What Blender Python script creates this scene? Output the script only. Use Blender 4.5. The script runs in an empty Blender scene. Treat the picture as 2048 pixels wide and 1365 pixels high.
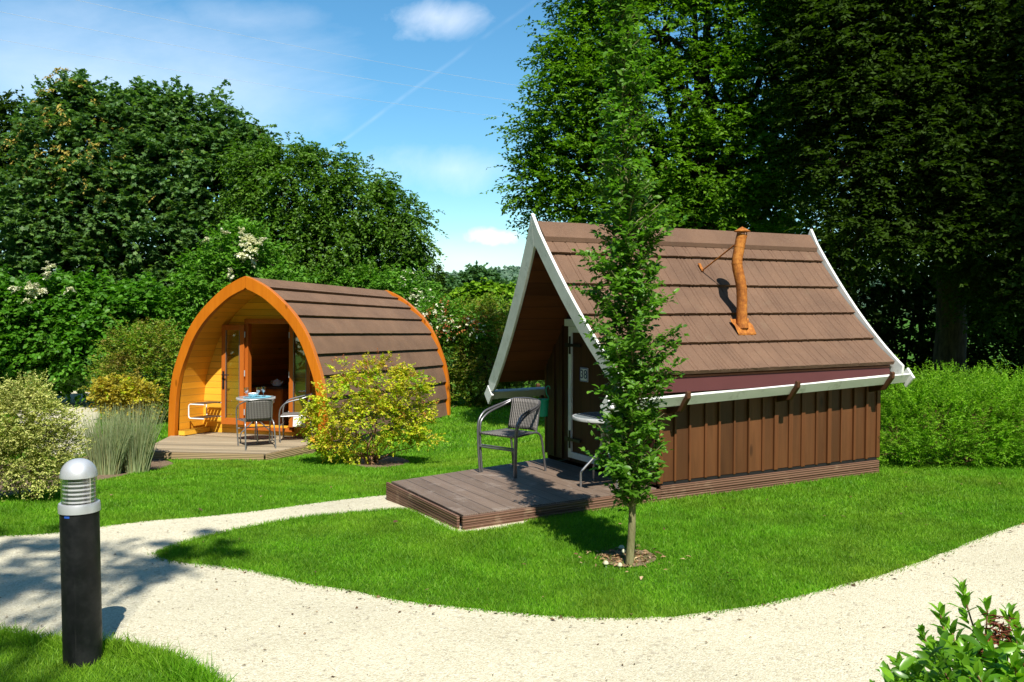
import bpy, bmesh, math
import numpy as np
from mathutils import Vector, Matrix, geometry

SC = bpy.context.scene
COL = SC.collection
rad = math.radians
rng = np.random.default_rng(7)

# ------------------------------------------------------------------ camera maths
F, CX, CY, EYE = 1800.0, 1024.0, 682.5, 1.75
TILT = math.atan(72.5 / F)
CT, ST = math.cos(TILT), math.sin(TILT)


def ray(px, py):
    x, y = (px - CX) / F, (CY - py) / F
    return (x, CT + y * ST, -ST + y * CT)


def at(px, py, Y):
    d = ray(px, py)
    s = Y / d[1]
    return Vector((d[0] * s, Y, EYE + d[2] * s))


def proj(p):
    x, y, z = p[0], p[1], p[2] - EYE
    f = y * CT - z * ST
    u = y * ST + z * CT
    return (CX + F * x / f, CY - F * u / f)


def sstep(a, b, x):
    t = np.clip((x - a) / (b - a), 0, 1)
    return t * t * (3 - 2 * t)


def gz(x, y):
    x = np.asarray(x, float)
    y = np.asarray(y, float)
    k = 1 - sstep(-1.2, 1.8, x) * (1 - sstep(11, 17, y))
    z = -0.56 * sstep(6.8, 14.3, y) * k
    z = z + 0.012 * np.sin(x * 1.3 + 0.6) * np.cos(y * 0.9)
    return z


def gpt(px, py, dz=0.0):
    d = ray(px, py)
    z = 0.0
    for _ in range(60):
        s = (z - EYE) / d[2]
        z = 0.5 * z + 0.5 * float(gz(d[0] * s, d[1] * s))
    s = (z - EYE) / d[2]
    return Vector((d[0] * s, d[1] * s, z + dz))


def plane_pt(px, py, z):
    d = ray(px, py)
    s = (z - EYE) / d[2]
    return Vector((d[0] * s, d[1] * s, z))


# ------------------------------------------------------------------ objects
def tag(o, label=None, cat=None, group=None, kind=None):
    if label: o['label'] = label
    if cat: o['category'] = cat
    if group: o['group'] = group
    if kind: o['kind'] = kind
    return o


def thing(name, label, cat, loc=(0, 0, 0), rot=(0, 0, 0), group=None):
    o = bpy.data.objects.new(name, None)
    o.empty_display_size = 0.2
    COL.objects.link(o)
    o.location = loc
    o.rotation_euler = rot
    return tag(o, label, cat, group)


def copy_tree(o, parent=None):
    c = o.copy()
    COL.objects.link(c)
    if parent is not None:
        c.parent = parent
    for ch in [k for k in bpy.data.objects if k.parent == o]:
        copy_tree(ch, c)
    return c


class MB:
    def __init__(self):
        self.v, self.f, self.uv = [], [], []

    def add(self, verts, faces, uv=None):
        b = len(self.v)
        self.v += [tuple(p) for p in verts]
        self.f += [tuple(i + b for i in f) for f in faces]
        self.uv += list(uv) if uv is not None else [(0, 0)] * len(verts)

    def box(self, c, s, M=None):
        hx, hy, hz = s[0] / 2, s[1] / 2, s[2] / 2
        vs = [Vector((c[0] + x * hx, c[1] + y * hy, c[2] + z * hz)) for z in (-1, 1) for y in (-1, 1) for x in (-1, 1)]
        if M is not None: vs = [M @ p for p in vs]
        self.add(vs, [(0, 2, 3, 1), (4, 5, 7, 6), (0, 1, 5, 4), (2, 6, 7, 3), (0, 4, 6, 2), (1, 3, 7, 5)])
        return self

    def box2(self, a, b):
        return self.box([(a[i] + b[i]) / 2 for i in range(3)], [abs(b[i] - a[i]) for i in range(3)])

    def bar(self, p, q, w, h, up=(0, 0, 1)):
        p, q = Vector(p), Vector(q)
        d = (q - p).normalized()
        s = d.cross(Vector(up))
        if s.length < 1e-4: s = d.cross(Vector((1, 0, 0)))
        s.normalize()
        u = s.cross(d)
        vs = []
        for e in (p, q):
            for a, b in ((-1, -1), (1, -1), (1, 1), (-1, 1)):
                vs.append(e + s * (a * w / 2) + u * (b * h / 2))
        self.add(vs, [(3, 2, 1, 0), (4, 5, 6, 7), (0, 1, 5, 4), (1, 2, 6, 5), (2, 3, 7, 6), (3, 0, 4, 7)])
        return self

    def tube(self, pts, r, n=8, cap=True):
        pts = [Vector(p) for p in pts]
        k = len(pts)
        rs = [r] * k if not hasattr(r, '__len__') else list(r)
        vs, fs = [], []
        ref = None
        for i, p in enumerate(pts):
            d = (pts[min(i + 1, k - 1)] - pts[max(i - 1, 0)]).normalized()
            if ref is None:
                ref = Vector((0, 0, 1)) if abs(d.z) < 0.9 else Vector((1, 0, 0))
            a = d.cross(ref).normalized()
            b = a.cross(d).normalized()
            ref = b
            for j in range(n):
                t = 2 * math.pi * j / n
                vs.append(p + (a * math.cos(t) + b * math.sin(t)) * rs[i])
        for i in range(k - 1):
            for j in range(n):
                j2 = (j + 1) % n
                fs.append((i * n + j, i * n + j2, (i + 1) * n + j2, (i + 1) * n + j))
        if cap:
            fs.append(tuple(range(n))[::-1])
            fs.append(tuple((k - 1) * n + j for j in range(n)))
        self.add(vs, fs)
        return self

    def lathe(self, prof, n=24, c=(0, 0, 0)):
        vs, fs = [], []
        m = len(prof)
        for r, z in prof:
            for j in range(n):
                t = 2 * math.pi * j / n
                vs.append((c[0] + r * math.cos(t), c[1] + r * math.sin(t), c[2] + z))
        for i in range(m - 1):
            for j in range(n):
                j2 = (j + 1) % n
                fs.append((i * n + j, i * n + j2, (i + 1) * n + j2, (i + 1) * n + j))
        if prof[0][0] > 1e-5: fs.append(tuple(range(n))[::-1])
        if prof[-1][0] > 1e-5: fs.append(tuple((m - 1) * n + j for j in range(n)))
        self.add(vs, fs)
        return self

    def prism(self, poly, f0, f1):
        """poly 2-D points, f0/f1 map a 2-D point to 3-D for both ends (poly may be concave)"""
        n = len(poly)
        vs = [f0(p) for p in poly] + [f1(p) for p in poly]
        tri = geometry.tessellate_polygon([[Vector((p[0], p[1], 0)) for p in poly]])
        fs = [tuple(t) for t in tri] + [tuple(i + n for i in t)[::-1] for t in tri]
        fs += [(i, (i + 1) % n, n + (i + 1) % n, n + i) for i in range(n)]
        self.add(vs, fs)
        return self

    def grid(self, P, uv=None, flip=False):
        """P: rows x cols of points"""
        R, Cn = len(P), len(P[0])
        vs = [p for row in P for p in row]
        us = [u for row in uv for u in row] if uv else None
        fs = []
        for i in range(R - 1):
            for j in range(Cn - 1):
                q = (i * Cn + j, i * Cn + j + 1, (i + 1) * Cn + j + 1, (i + 1) * Cn + j)
                fs.append(q[::-1] if flip else q)
        self.add(vs, fs, us)
        return self

    def build(self, name, mat, parent=None, smooth=None, bevel=0, fix=True):
        me = bpy.data.meshes.new(name)
        me.from_pydata(self.v, [], self.f)
        uvl = me.uv_layers.new(name='UVMap')
        li = np.zeros(len(me.loops), np.int32)
        me.loops.foreach_get('vertex_index', li)
        uvl.data.foreach_set('uv', np.asarray(self.uv, np.float32)[li].ravel())
        if fix:
            bm = bmesh.new()
            bm.from_mesh(me)
            bmesh.ops.recalc_face_normals(bm, faces=bm.faces)
            bm.to_mesh(me)
            bm.free()
        if smooth is not None:
            me.shade_smooth()
            me.set_sharp_from_angle(angle=rad(smooth))
        me.materials.append(mat)
        o = bpy.data.objects.new(name, me)
        COL.objects.link(o)
        if parent is not None: o.parent = parent
        if bevel:
            b = o.modifiers.new('Bevel', 'BEVEL')
            b.width = bevel
            b.segments = 2
            b.limit_method = 'ANGLE'
            b.angle_limit = rad(50)
        return o


def np_mesh(name, V, loops, starts, totals, mat, parent=None, smooth=False, mats=None, midx=None):
    me = bpy.data.meshes.new(name)
    me.vertices.add(len(V))
    me.vertices.foreach_set('co', np.ascontiguousarray(V, np.float32).ravel())
    me.loops.add(len(loops))
    me.loops.foreach_set('vertex_index', np.ascontiguousarray(loops, np.int32))
    me.polygons.add(len(starts))
    me.polygons.foreach_set('loop_start', np.ascontiguousarray(starts, np.int32))
    me.polygons.foreach_set('loop_total', np.ascontiguousarray(totals, np.int32))
    if mats:
        for m in mats: me.materials.append(m)
        me.polygons.foreach_set('material_index', np.ascontiguousarray(midx, np.int32))
    else:
        me.materials.append(mat)
    if smooth: me.polygons.foreach_set('use_smooth', np.ones(len(starts), bool))
    me.update(calc_edges=True)
    o = bpy.data.objects.new(name, me)
    COL.objects.link(o)
    if parent is not None: o.parent = parent
    return o


def norm(a):
    return a / np.maximum(np.linalg.norm(a, axis=-1, keepdims=True), 1e-9)


# leaf templates: rows (along, side, normal)
LEAF4 = (np.array([(0, 0, 0), (.45, .5, .10), (1, 0, -.08), (.45, -.5, .10)]), [(0, 3, 2), (0, 2, 1)])
LEAF6 = (np.array([(0, 0, 0), (.3, .42, .07), (.68, .4, .05), (1, 0, -.12), (.68, -.4, .05), (.3, -.42, .07), (.5, 0, .0)]),
         [(0, 5, 6), (0, 6, 1), (6, 5, 4), (6, 2, 1), (6, 4, 3), (6, 3, 2)])
LEAF8 = (np.array([(0, 0, 0), (.22, .36, .05), (.5, .5, .05), (.78, .34, 0), (1, 0, -.14), (.78, -.34, 0), (.5, -.5, .05), (.22, -.36, .05),
                   (.22, 0, .015), (.5, 0, .0), (.78, 0, -.05)]),
         [(0, 7, 8), (0, 8, 1), (8, 7, 6, 9), (8, 9, 2, 1), (9, 6, 5, 10), (9, 10, 3, 2), (10, 5, 4), (10, 4, 3)])
MAPLE = (np.array([(0, 0, 0), (.12, .5, .05), (.42, .28, .06), (.62, .52, .0), (.7, .18, .03), (1, 0, -.12), (.7, -.18, .03), (.62, -.52, 0), (.42, -.28, .06), (.12, -.5, .05)]),
         [(0, 9, 8, 2, 1), (8, 7, 6, 4, 3, 2), (6, 5, 4)])
BLADE = (np.array([(0, .5, 0), (0, -.5, 0), (.55, .42, .04), (.55, -.42, .04), (1, 0, .16)]), [(0, 1, 3, 2), (2, 3, 4)])


def stamp(tpl, P, D, Nn, L, Wd):
    T, faces = tpl
    D = norm(D)
    S = norm(np.cross(D, Nn))
    Nn = np.cross(S, D)
    n, k = len(P), len(T)
    V = (P[:, None, :] + D[:, None, :] * (T[None, :, 0:1] * L[:, None, None]) + S[:, None, :] * (T[None, :, 1:2] * Wd[:, None, None])
         + Nn[:, None, :] * (T[None, :, 2:3] * L[:, None, None])).reshape(-1, 3)
    fl = np.array([i for f in faces for i in f])
    tot = np.array([len(f) for f in faces])
    loops = (np.arange(n)[:, None] * k + fl[None, :]).ravel()
    totals = np.tile(tot, n)
    starts = np.concatenate(([0], np.cumsum(totals)[:-1]))
    return V, loops, starts, totals


def leaves_obj(name, parts, mats, parent, smooth=False):
    """parts: list of (tpl,P,D,N,L,W,material index)"""
    Vs, Ls, Ss, Ts, Ms = [], [], [], [], []
    vb = lb = 0
    for tpl, P, D, Nn, L, Wd, mi in parts:
        V, lo, st, to = stamp(tpl, P, D, Nn, L, Wd)
        Vs.append(V); Ls.append(lo + vb); Ss.append(st + lb); Ts.append(to)
        Ms.append(np.full(len(st), mi))
        vb += len(V); lb += len(lo)
    V = np.concatenate(Vs)
    if parent is not None:
        V = V - np.array(parent.location)[None, :]
    return np_mesh(name, V, np.concatenate(Ls), np.concatenate(Ss), np.concatenate(Ts), None, parent, smooth, mats, np.concatenate(Ms))


def unit(n):
    return norm(rng.normal(size=(n, 3)))


def sprays(O, D, K, slen, L, W, droop=.25, lj=.3, spread=.8, flat=.55, up=(0, 0, 1)):
    """each spray: K leaves left and right of a drooping twig"""
    n = len(O)
    D = norm(D)
    t = (np.arange(K)[None, :] + rng.random((n, K))) / K
    ln = slen * rng.uniform(.6, 1.25, (n, 1))
    pos = O[:, None, :] + D[:, None, :] * (ln * t)[:, :, None]
    pos[:, :, 2] -= droop * ln * t * t
    side = norm(np.cross(D, np.array([0, 0, 1.0])) + 1e-6)
    sg = np.where(np.arange(K) % 2 == 0, 1.0, -1.0)[None, :, None]
    ld = D[:, None, :] * .65 + side[:, None, :] * sg * spread + rng.normal(size=(n, K, 3)) * .35
    ld[:, :, 2] -= droop * .8
    nn = np.array(up)[None, None, :] * 1.0 + rng.normal(size=(n, K, 3)) * flat
    P = pos.reshape(-1, 3)
    LL = L * rng.uniform(1 - lj, 1 + lj, n * K)
    return P, ld.reshape(-1, 3), nn.reshape(-1, 3), LL, LL * (W / L) * rng.uniform(.8, 1.15, n * K)


def lobes_from_px(lst, Y, depth=1.0):
    """(px,py,rx,ry[,dY]) -> centres, radii in metres"""
    c, r = [], []
    for l in lst:
        y = Y + (l[4] if len(l) > 4 else 0)
        p = at(l[0], l[1], y)
        c.append(p[:])
        r.append((l[2] * y / F, max(.5 * (l[2] + l[3]) * y / F * depth, .15), l[3] * y / F))
    return np.array(c), np.array(r)


def shell_points(c, r, n, lo=.55, hi=1.0, front=.3, inner=.62):
    out_p, out_u = [], []
    w = (r[:, 0] * r[:, 2]) ** .8
    w = w / w.sum()
    got = 0
    while got < n:
        m = n * 2
        i = rng.choice(len(c), m, p=w)
        u = unit(m)
        fl = (u[:, 1] > 0) & (rng.random(m) < front)
        u[fl, 1] *= -1
        rr = lo + (hi - lo) * rng.random(m) ** .6
        p = c[i] + r[i] * u * rr[:, None]
        d = np.linalg.norm((p[:, None, :] - c[None]) / r[None], axis=2)
        d[np.arange(m), i] = 9
        ok = (d.min(axis=1) > inner) | (rng.random(m) < .12)
        ok &= p[:, 2] > gz(p[:, 0], p[:, 1]) + .03
        out_p.append(p[ok]); out_u.append(norm(u[ok] / r[i][ok]))
        got += ok.sum()
    return np.concatenate(out_p)[:n], np.concatenate(out_u)[:n]


def crown(c, r, ncl, spr, K, slen, L, W, sig=.25, up=.25, droop=.25, rnd=.6, lo=.55, hi=1.0, front=.3, tpl=None, mi=0, flat=.55, spread=.8, inner=.62, hz=1.0):
    p, u = shell_points(c, r, ncl, lo, hi, front, inner)
    O = np.repeat(p, spr, axis=0) + rng.normal(size=(ncl * spr, 3)) * sig
    D = norm(np.repeat(u, spr, axis=0) + rng.normal(size=(ncl * spr, 3)) * rnd + np.array([0, 0, up]))
    D[:, 2] *= hz
    a = sprays(O, D, K, slen, L, W, droop, flat=flat, spread=spread)
    g = gz(a[0][:, 0], a[0][:, 1]) + .02
    a[0][:, 2] = np.maximum(a[0][:, 2], g)
    return (tpl or LEAF4,) + a + (mi,), p


def limb(mb, p0, p1, r0, r1, wob=.06, n=6, sides=6, arch=0.0):
    p0, p1 = np.array(p0, float), np.array(p1, float)
    L = np.linalg.norm(p1 - p0)
    t = np.linspace(0, 1, n)
    pts = p0 + (p1 - p0) * t[:, None] + rng.normal(size=(n, 3)) * wob * L * (np.sin(t * np.pi))[:, None]
    pts[:, 2] += arch * L * np.sin(t * np.pi)
    mb.tube(pts, list(r0 + (r1 - r0) * t), sides)


# ------------------------------------------------------------------ materials
MATS = {}


class NT:
    def __init__(self, name):
        self.m = bpy.data.materials.new(name)
        self.m.use_nodes = True
        self.t = self.m.node_tree
        self.t.nodes.clear()
        self.out = self.n('ShaderNodeOutputMaterial')

    def n(self, typ, attrs=None, **inp):
        nd = self.t.nodes.new(typ)
        for k, v in (attrs or {}).items(): setattr(nd, k, v)
        for k, v in inp.items():
            key = k.replace('_', ' ')
            s = nd.inputs[int(k[1:])] if k[0] == 'i' and k[1:].isdigit() else nd.inputs[key]
            self.set(s, v)
        return nd

    def set(self, s, v):
        if isinstance(v, bpy.types.NodeSocket): self.t.links.new(v, s)
        elif isinstance(v, (tuple, list)) and len(v) == 3 and s.type == 'RGBA': s.default_value = (*v, 1)
        else: s.default_value = v

    def math(self, op, a, b=0.0, c=0.0):
        return self.n('ShaderNodeMath', {'operation': op}, i0=a, i1=b, i2=c).outputs[0]

    def mix(self, f, a, b, mode='MIX'):
        nd = self.n('ShaderNodeMix', {'data_type': 'RGBA', 'blend_type': mode})
        self.set(nd.inputs[0], f); self.set(nd.inputs[6], a); self.set(nd.inputs[7], b)
        return nd.outputs[2]

    def noise(self, vec, scale, detail=4, rough=.6, dist=0.0):
        return self.n('ShaderNodeTexNoise', Vector=vec, Scale=scale, Detail=detail, Roughness=rough, Distortion=dist).outputs[0]

    def mapping(self, vec, scale):
        return self.n('ShaderNodeMapping', Vector=vec, Scale=scale).outputs[0]

    def ramp(self, f, stops):
        nd = self.n('ShaderNodeValToRGB', Fac=f)
        e = nd.color_ramp.elements
        while len(e) < len(stops): e.new(.5)
        for el, (p, c) in zip(e, stops):
            el.position = p
            el.color = (*c, 1) if len(c) == 3 else c
        return nd.outputs[0]

    def rng(self, v, a, b, c=0.0, d=1.0):
        return self.n('ShaderNodeMapRange', Value=v, From_Min=a, From_Max=b, To_Min=c, To_Max=d).outputs[0]

    def obj(self):
        return self.n('ShaderNodeTexCoord').outputs['Object']

    def uvc(self):
        return self.n('ShaderNodeTexCoord').outputs['UV']

    def bump(self, h, dist=.01, strength=1.0):
        return self.n('ShaderNodeBump', Height=h, Distance=dist, Strength=strength).outputs[0]

    def bsdf(self, col, rough=.6, spec=.4, metal=0.0, normal=None, **kw):
        b = self.n('ShaderNodeBsdfPrincipled', Base_Color=col, Roughness=rough, Metallic=metal)
        b.inputs['Specular IOR Level'].default_value = spec
        if normal is not None: self.set(b.inputs['Normal'], normal)
        for k, v in kw.items(): self.set(b.inputs[k.replace('_', ' ')], v)
        self.t.links.new(b.outputs[0], self.out.inputs[0])
        return b


def mat_leaf(name, cols, trans=.35, tcol=None, rough=.55, spec=.22, patch=None, pscale=.8):
    """cols: list of colours picked per leaf; patch: (colour, strength) varied over the whole plant"""
    t = NT(name)
    r = t.n('ShaderNodeNewGeometry').outputs['Random Per Island']
    k = len(cols)
    c = t.ramp(r, [((i + .5) / k, cols[i]) for i in range(k)])
    co = t.obj()
    if patch:
        nz = t.noise(co, pscale, 2)
        c = t.mix(t.math('MULTIPLY', t.rng(nz, .48, .68), patch[1]), c, patch[0])
    nz2 = t.noise(co, 2.7, 2)
    c = t.mix(1.0, c, t.ramp(nz2, [(.3, (.72, .72, .72)), (.7, (1.2, 1.2, 1.15))]), 'MULTIPLY')
    b = t.bsdf(c, rough, spec)
    tr = t.n('ShaderNodeBsdfTranslucent', Color=t.mix(1.0, c, tcol or (1.5, 1.6, .6), 'MULTIPLY'))
    mx = t.n('ShaderNodeMixShader', Fac=trans, i1=b.outputs[0], i2=tr.outputs[0])
    t.t.links.new(mx.outputs[0], t.out.inputs[0])
    return t.m


def mat_wood(name, ca, cb, grain='X', plank=None, rough=.55, spec=.35, use_uv=False, groove=.35, scale=1.0, knots=True, fine=28, gw=.035, ribs=None, wear=None, pv=.28):
    t = NT(name)
    co = t.uvc() if use_uv else t.obj()
    ax = 'XYZ'.index(grain)
    sc = [fine * scale] * 3
    sc[ax] = 1.6 * scale
    sep = t.n('ShaderNodeSeparateXYZ', Vector=co)
    vec = co
    idx = None
    if plank:
        pa, sp = plank
        u = t.math('DIVIDE', sep.outputs['XYZ'.index(pa)], sp)
        idx = t.math('FLOOR', u)
        fr = t.math('FRACT', u)
        wn = t.n('ShaderNodeTexWhiteNoise', {'noise_dimensions': '1D'}, W=idx)
        off = t.n('ShaderNodeVectorMath', {'operation': 'SCALE'}, i0=wn.outputs[1], Scale=7.0).outputs[0]
        vec = t.n('ShaderNodeVectorMath', {'operation': 'ADD'}, i0=co, i1=off).outputs[0]
    g = t.noise(t.mapping(vec, sc), 1.0, 5, .65, .6)
    g2 = t.noise(t.mapping(vec, [s * .18 if i != ax else 1.1 for i, s in enumerate(sc)]), 1.0, 3, .5, .8)
    f = t.math('ADD', t.math('MULTIPLY', g, .55), t.math('MULTIPLY', g2, .45))
    c = t.mix(t.rng(f, .32, .68), ca, cb)
    if knots:
        vk = t.n('ShaderNodeTexVoronoi', Vector=t.mapping(vec, [3.2 if i != ax else 1.3 for i in range(3)]), Scale=1.0)
        c = t.mix(t.rng(vk.outputs[0], .05, .10, .7, 0.0), c, tuple(x * .4 for x in ca))
    h = t.math('MULTIPLY', g, .15)
    if plank:
        c = t.mix(1.0, c, t.ramp(wn.outputs[0], [(0, (1 - pv, 1 - pv, 1 - pv * 1.1)), (1, (1 + pv * .8, 1 + pv * .75, 1 + pv * .6))]), 'MULTIPLY')
        gr = t.math('LESS_THAN', t.math('ABSOLUTE', t.math('SUBTRACT', fr, .5)), .5 - gw)
        c = t.mix(t.math('MULTIPLY', t.math('SUBTRACT', 1.0, gr), 1 - groove), c, tuple(x * .12 for x in ca))
        h = t.math('ADD', h, gr)
    if ribs:
        ra, rs = ribs
        w = t.math('SINE', t.math('MULTIPLY', sep.outputs['XYZ'.index(ra)], 2 * math.pi / rs))
        h = t.math('ADD', h, t.math('MULTIPLY', w, .5))
        c = t.mix(t.rng(w, -.2, -1, 0, .55), c, tuple(x * .3 for x in ca))
    if wear:
        nz = t.noise(co, 5.5, 6, .7)
        c = t.mix(t.rng(nz, .55, .72, 0, wear[1]), c, wear[0])
    t.bsdf(c, rough, spec, normal=t.bump(h, .006, .7))
    return t.m


def mat_plain(name, col, rough=.5, spec=.4, metal=0.0, var=.12, scale=30, bump=0.0, **kw):
    t = NT(name)
    co = t.obj()
    nz = t.noise(co, scale, 4)
    c = t.mix(1.0, col, t.ramp(nz, [(.3, (1 - var,) * 3), (.7, (1 + var,) * 3)]), 'MULTIPLY')
    t.bsdf(c, rough, spec, metal, normal=t.bump(nz, .004, bump) if bump else None, **kw)
    return t.m


def mat_glass(name, col=(1, 1, 1), refl=.12):
    t = NT(name)
    lw = t.n('ShaderNodeLayerWeight', Blend=.35)
    g = t.n('ShaderNodeBsdfGlossy', Color=(1, 1, 1), Roughness=.02)
    tr = t.n('ShaderNodeBsdfTransparent', Color=col)
    f = t.math('ADD', t.math('MULTIPLY', lw.outputs[0], .55), refl)
    mx = t.n('ShaderNodeMixShader', Fac=f, i1=tr.outputs[0], i2=g.outputs[0])
    t.t.links.new(mx.outputs[0], t.out.inputs[0])
    return t.m


def mat_tile(name, ca, cb):
    t = NT(name)
    co = t.obj()
    n1 = t.noise(co, 260, 2)
    n2 = t.noise(co, 2.2, 4)
    c = t.mix(t.rng(n1, .35, .65), ca, cb)
    c = t.mix(1.0, c, t.ramp(n2, [(.3, (.80, .80, .81)), (.7, (1.14, 1.13, 1.10))]), 'MULTIPLY')
    n4 = t.noise(t.mapping(co, (7, 7, 1.5)), 1, 5, .7)
    c = t.mix(t.rng(n4, .58, .74, 0, .22), c, (.21, .17, .11))
    sp = t.noise(co, 420, 1)
    c = t.mix(t.rng(sp, .68, .74, 0, .5), c, (.45, .4, .36))
    t.bsdf(c, .9, .2, normal=t.bump(n1, .004, .6))
    return t.m


def mat_ground(name, cols, scale, bumpd=.01, patch=None):
    t = NT(name)
    co = t.obj()
    n1 = t.noise(co, scale, 5, .7)
    c = t.ramp(n1, cols)
    n2 = t.noise(co, 1.1, 4)
    c = t.mix(1.0, c, t.ramp(n2, [(.3, (.84, .84, .84)), (.7, (1.12, 1.12, 1.1))]), 'MULTIPLY')
    t.bsdf(c, .95, .15, normal=t.bump(n1, bumpd, .8))
    return t.m


def mat_gravel(name):
    t = NT(name)
    co = t.obj()
    v = t.n('ShaderNodeTexVoronoi', Vector=co, Scale=115.0)
    v2 = t.n('ShaderNodeTexVoronoi', Vector=co, Scale=47.0)
    c = t.ramp(v.outputs['Color'], [(0.0, (.40, .355, .235)), (.25, (.51, .475, .345)), (.6, (.58, .545, .41)), (1, (.67, .64, .52))])
    sp = t.n('ShaderNodeSeparateColor', Color=v2.outputs['Color'])
    c = t.mix(t.math('MULTIPLY', t.math('LESS_THAN', sp.outputs[0], .04), .35), c, (.22, .18, .14))
    n2 = t.noise(co, .9, 5)
    c = t.mix(1.0, c, t.ramp(n2, [(.3, (.88, .87, .85)), (.7, (1.06, 1.05, 1.03))]), 'MULTIPLY')
    n3 = t.noise(co, 9, 4)
    c = t.mix(t.rng(n3, .6, .75, 0, .15), c, (.42, .36, .27))
    h = t.math('ADD', t.math('MULTIPLY', v.outputs[0], -.8), t.math('MULTIPLY', t.noise(co, 14, 3), .8))
    t.bsdf(c, .95, .15, normal=t.bump(h, .006, .8))
    return t.m


def mat_wicker(name, ca, cb):
    t = NT(name)
    co = t.uvc()
    sep = t.n('ShaderNodeSeparateXYZ', Vector=co)
    u = t.math('SINE', t.math('MULTIPLY', sep.outputs[0], 2 * math.pi / .022))
    v = t.math('SINE', t.math('MULTIPLY', sep.outputs[1], 2 * math.pi / .03))
    h = t.math('MULTIPLY', u, t.math('ADD', .75, t.math('MULTIPLY', v, .25)))
    c = t.mix(t.rng(h, -.7, .6), ca, cb)
    t.bsdf(c, .6, .3, normal=t.bump(h, .006, .8))
    return t.m


def mat_rust(name):
    t = NT(name)
    co = t.obj()
    n1 = t.noise(co, 26, 6, .75)
    n2 = t.noise(t.mapping(co, (9, 9, 2)), 1, 4)
    c = t.ramp(t.math('ADD', t.math('MULTIPLY', n1, .6), t.math('MULTIPLY', n2, .4)), [(.32, (.10, .035, .012)), (.48, (.33, .11, .02)), (.58, (.50, .20, .035)), (.72, (.30, .13, .05))])
    t.bsdf(c, .8, .25, normal=t.bump(n1, .004, .6))
    return t.m


def mat_bark(name, ca, cb, scale=14):
    t = NT(name)
    co = t.obj()
    n1 = t.noise(t.mapping(co, (scale, scale, scale * .25)), 1, 5, .7)
    t.bsdf(t.mix(t.rng(n1, .35, .65), ca, cb), .9, .15, normal=t.bump(n1, .01, .8))
    return t.m


m_pod_arch = mat_wood('orange glazed wood', (.44, .115, .005), (.58, .175, .010), 'Z', None, .32, .5, scale=.6)
m_pod_board = mat_wood('pale pine planks', (.80, .40, .030), (.90, .50, .05), 'X', ('Z', .112), .5, .35, gw=.03, pv=.14)
m_pod_lining = mat_wood('pine lining planks', (.72, .30, .018), (.82, .39, .032), 'X', ('Y', .112), .5, .35, use_uv=True, gw=.025, groove=.55, pv=.14)
m_pod_frame = mat_wood('reddish glazed wood', (.40, .10, .012), (.50, .14, .02), 'Z', None, .35, .45)
m_tile_pod = mat_tile('granulated brown roofing', (.128, .072, .044), (.222, .137, .088))
m_tile_hut = mat_tile('granulated red brown roofing', (.118, .068, .044), (.200, .123, .082))
m_tile_dark = mat_plain('dark roofing edge', (.022, .014, .011), .95, .1)
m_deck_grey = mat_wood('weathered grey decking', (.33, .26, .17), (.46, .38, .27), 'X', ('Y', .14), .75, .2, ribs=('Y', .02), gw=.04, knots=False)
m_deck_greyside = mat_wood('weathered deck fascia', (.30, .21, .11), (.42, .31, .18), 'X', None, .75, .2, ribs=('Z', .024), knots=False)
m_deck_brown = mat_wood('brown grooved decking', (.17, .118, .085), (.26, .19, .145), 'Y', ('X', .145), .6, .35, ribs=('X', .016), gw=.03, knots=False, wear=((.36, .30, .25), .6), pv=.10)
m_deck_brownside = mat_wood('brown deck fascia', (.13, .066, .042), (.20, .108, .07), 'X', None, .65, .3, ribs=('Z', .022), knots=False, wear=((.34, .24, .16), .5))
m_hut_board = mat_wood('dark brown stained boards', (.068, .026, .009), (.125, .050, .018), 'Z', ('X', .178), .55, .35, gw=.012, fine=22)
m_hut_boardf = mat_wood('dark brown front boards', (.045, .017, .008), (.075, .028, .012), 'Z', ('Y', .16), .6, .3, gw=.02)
m_hut_batten = mat_wood('brown cover strips', (.085, .031, .010), (.15, .054, .017), 'Z', None, .55, .35)
m_hut_dark = mat_wood('dark stained bracket wood', (.06, .024, .010), (.105, .042, .017), 'Z', None, .55, .3)
m_hut_lining = mat_wood('red brown roof boards', (.125, .040, .013), (.19, .064, .021), 'X', ('Y', .145), .55, .3, use_uv=True, gw=.02)
m_white_wood = mat_wood('weathered white paint', (.62, .65, .60), (.82, .83, .80), 'X', None, .55, .35, knots=False, scale=.5, wear=((.34, .36, .29), .75))
m_white = mat_plain('white paint', (.80, .80, .77), .5, .4, var=.06)
m_purple = mat_plain('wine red metal flashing', (.085, .028, .027), .45, .4, var=.06, scale=4)
m_rust = mat_rust('rusty steel')
m_black_iron = mat_plain('black iron', (.012, .012, .013), .5, .4)
m_alu = mat_plain('grey tubular metal', (.34, .34, .35), .34, .5, .75, .06)
m_alu_d = mat_plain('dark grey tubular metal', (.20, .20, .215), .34, .5, .7, .06)
m_wicker = mat_wicker('grey wicker', (.055, .05, .046), (.26, .24, .225))
m_tabletop = mat_plain('frosted table glass', (.28, .33, .345), .12, .6, var=.03)
m_tablerim = mat_plain('grey plastic rim', (.46, .47, .47), .4, .5)
m_glass = mat_glass('clear glass', (1, 1, 1), .02)
m_pane = mat_glass('door glass', (.93, .95, .9), .06)
m_silver = mat_plain('silver metal paint', (.60, .62, .64), .38, .5, .45, .03)
m_louvre = mat_plain('pale louvre paint', (.86, .87, .88), .4, .5, .1, .02)
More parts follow.
